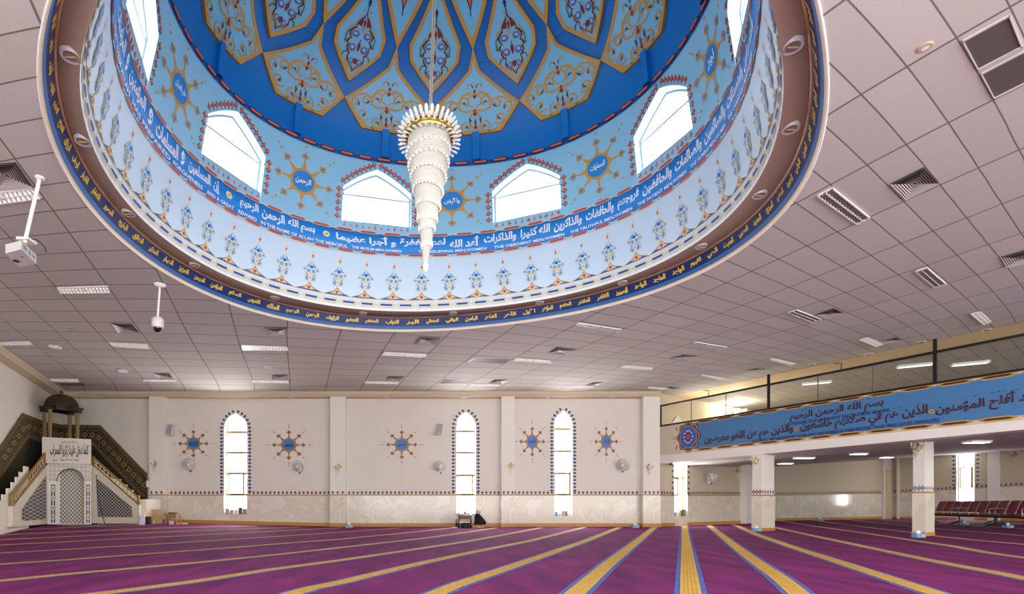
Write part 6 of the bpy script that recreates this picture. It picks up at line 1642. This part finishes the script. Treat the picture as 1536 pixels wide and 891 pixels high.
mb = MB(); mb.box((x(681), YT-.45, z0_+.02), (.18, .1, .03), .1); tag(mb.build('folded_paper', mat('pale paper', '#d5d0cc', .6)), 'folded paper on the carpet left of the reddish table', 'paper')
# tissue boxes around the hall
TB = [(1378, 798, 'at the foot of the right gallery column', 1.0), (1135, 797, 'at the foot of the left gallery column', 1.0), (1230.5, 781.5, 'against the long back wall', 1.0), (1447, 787.5, 'under the first legs of the maroon seats', 1.0), (1512, 792, 'under the right legs of the maroon seats', 1.1), (953, 791.5, 'at the foot of the fourth pilaster', 1.0), (524, 791.5, 'at the foot of the second pilaster', 1.0)]
T1 = mat('tissue box sky blue', '#5f9cc8', .5); T2 = mat('tissue box leaf green', '#b7c46a', .5)
for px, py, l, s_ in TB:
    b = at_floor(px, py); 
    if b.y > 17.7 and px < 1000: b *= 17.6/b.y; b.z = 0
    if px == 1378: b = Vector(((1378-CX)/F*12.1, 12.1, 0))
    t = thing('tissue_box', 'blue tissue box with white tissue ' + l, 'tissue box', b, 'tissue boxes on the carpet')
    mb = MB(); mb.box(b+Vector((0, 0, .045*s_)), (.24*s_, .12*s_, .09*s_), .1); mb.build('carton', T1, t)
    mb = MB(); mb.box(b+Vector((.05, -.061*s_, .045*s_)), (.08, .004, .05), .1); mb.build('printed_panel', T2, t)
    mb = MB(); mb.grid([[b+Vector((.04*k_*math.cos(2*PI*q/8)*(1+.3*math.sin(2*q)), .025*k_*math.sin(2*PI*q/8), .09*s_+z)) for q in range(8)] for k_, z in ((.8, 0), (1.1, .03), (.5, .06), (.1, .08))], 0, True); mb.build('tissue', WHT, t)
# books on the sills
cols = [('lilac', '#b8a8cf'), ('tan', '#c9a878'), ('white', '#e6e2da'), ('grey', '#8e8c88'), ('brown', '#6e5a40'), ('blue', '#6f9ccc')]
def sill_books(P, s0, s1, z, name, lst):
    n = len(lst); w_ = (s1-s0)/n
    for i, (ci, h_) in enumerate(lst):
        s = s0 + (i+.5)*w_; a, b_ = s-w_*.42, s+w_*.42; mb = MB()
        mb.hexa([P(a, z, .02), P(b_, z, .02), P(b_, z, .13), P(a, z, .13), P(a, z+h_, .02), P(b_, z+h_, .02), P(b_, z+h_, .13), P(a, z+h_, .13)])
        cn_ = cols[ci][0]; o = mb.build('book', mat('book cover '+cn_, cols[ci][1], .6))
        tag(o, '%s book on the sill of the %s, %s in its row' % (cn_, name, ['first', 'second', 'third', 'fourth', 'fifth', 'sixth'][i]), 'book', 'books on the window sills')
PFs = lambda s, z, d=0: (s, YF+d, z)
for k, nm in ((0, 'leftmost tall window'), (2, 'third tall window')):
    a, b = holes[k][0][0], holes[k][-1][0]; sill_books(PFs, a+.02, b-.02, holes[k][0][1], nm, [(0, .2), (1, .16), (2, .17), (4, .24), (3, .2)] if k == 0 else [(5, .16), (2, .1), (1, .18), (3, .19), (2, .12)])
sill_books(PA, sa0 if False else px_on(PA, LA, 1012.5), px_on(PA, LA, 1030), hz0, 'cut-off window under the gallery', [(5, .16), (2, .15), (1, .2), (4, .24), (3, .24)])

# ================================================================== LINKED SEATS
VIN = mat('maroon vinyl', '#942c3c', .35); 
def bench(o, ux, uy, n, label, w=.5, legs=(1, 5, 9)):
    t = thing('linked_seats', label, 'bench', o, 'rows of linked maroon waiting seats')
    U = Vector((ux, uy, 0)).normalized(); Nn = Vector((U.y, -U.x, 0))
    if Nn.x > 0: Nn = -Nn       # seats face towards the hall
    def Q(s, d, z): return o + U*s + Nn*d + Vector((0, 0, z))
    for k in range(n):
        a, b = k*w+.04, (k+1)*w-.04
        mb = MB(); prof = [(.46, .43), (.44, .455), (.25, .445), (.05, .43), (.0, .45)]
        mb.grid([[Q(a, d, z) for d, z in prof], [Q(b, d, z) for d, z in prof]]); mb.grid([[Q(a, d, z-.04) for d, z in prof], [Q(b, d, z-.04) for d, z in prof]]); mb.grid([[Q(a, .46, .39), Q(b, .46, .39)], [Q(a, .46, .43), Q(b, .46, .43)]])
        mb.build('seat', VIN, t)
        mb = MB(); prof = [(.0, .48), (-.03, .6), (-.08, .74), (-.15, .88), (-.17, .90)]
        mb.grid([[Q(a, d, z) for d, z in prof], [Q((a+b)/2, d-.015, z) for d, z in prof], [Q(b, d, z) for d, z in prof]]); mb.grid([[Q(a, d-.04, z) for d, z in prof], [Q(b, d-.04, z) for d, z in prof]])
        mb.grid([[Q(a, d-.04, z) for d, z in prof], [Q(a, d, z) for d, z in prof]]); mb.grid([[Q(b, d-.04, z) for d, z in prof], [Q(b, d, z) for d, z in prof]])
        mb.grid([[Q(a, -.17, .9), Q(b, -.17, .9)], [Q(a, -.21, .9), Q(b, -.21, .9)]])
        mb.build('backrest', VIN, t)
    for k in range(n+1):
        mb = MB(); s = k*w
        mb.tube([Q(s, .44, .40), Q(s, .05, .40), Q(s, -.02, .5), Q(s, -.1, .74), Q(s, -.17, .9)], .020, 6); mb.build('side_frame', CHROME, t)
    for k in (0, 4, 8, n):
        if k > n: continue
        mb = MB(); s = k*w
        mb.tube([Q(s, -.05, .62), Q(s, .1, .64), Q(s, .38, .63), Q(s, .42, .60), Q(s, .4, .44)], .014, 6); mb.build('armrest', CHROME, t)
    mb = MB(); mb.hexa([Q(0, .18, .31), Q(n*w, .18, .31), Q(n*w, .26, .31), Q(0, .26, .31), Q(0, .18, .38), Q(n*w, .18, .38), Q(n*w, .26, .38), Q(0, .26, .38)]); mb.build('beam', BLACK, t)
    for k in legs:
        if k > n: continue
        s = k*w; mb = MB(); mb.tube([Q(s, .22, .33), Q(s, .22, .12)], .025, 8)
        for d in (-.1, .54): mb.tube([Q(s, .22, .14), Q(s, lerp(.22, d, .6), .09), Q(s, d, .015)], .018, 6)
        for d in (-.16, .16): mb.tube([Q(s, .22, .14), Q(s+d*1.4, .22+.12, .02)], .014, 6)
        mb.build('leg', BLACK, t)
    return t
bench(Vector((21.1*.985, 22*.985, 0)), -1.6, -4.8, 11, 'front row of linked maroon waiting seats with chrome arms', .5, (0, 4, 8))
bench(Vector((22.35, 20.9, 0)), -1.6, -4.8, 9, 'rear row of linked maroon waiting seats, half hidden by the front row', .5, (1, 5, 9))
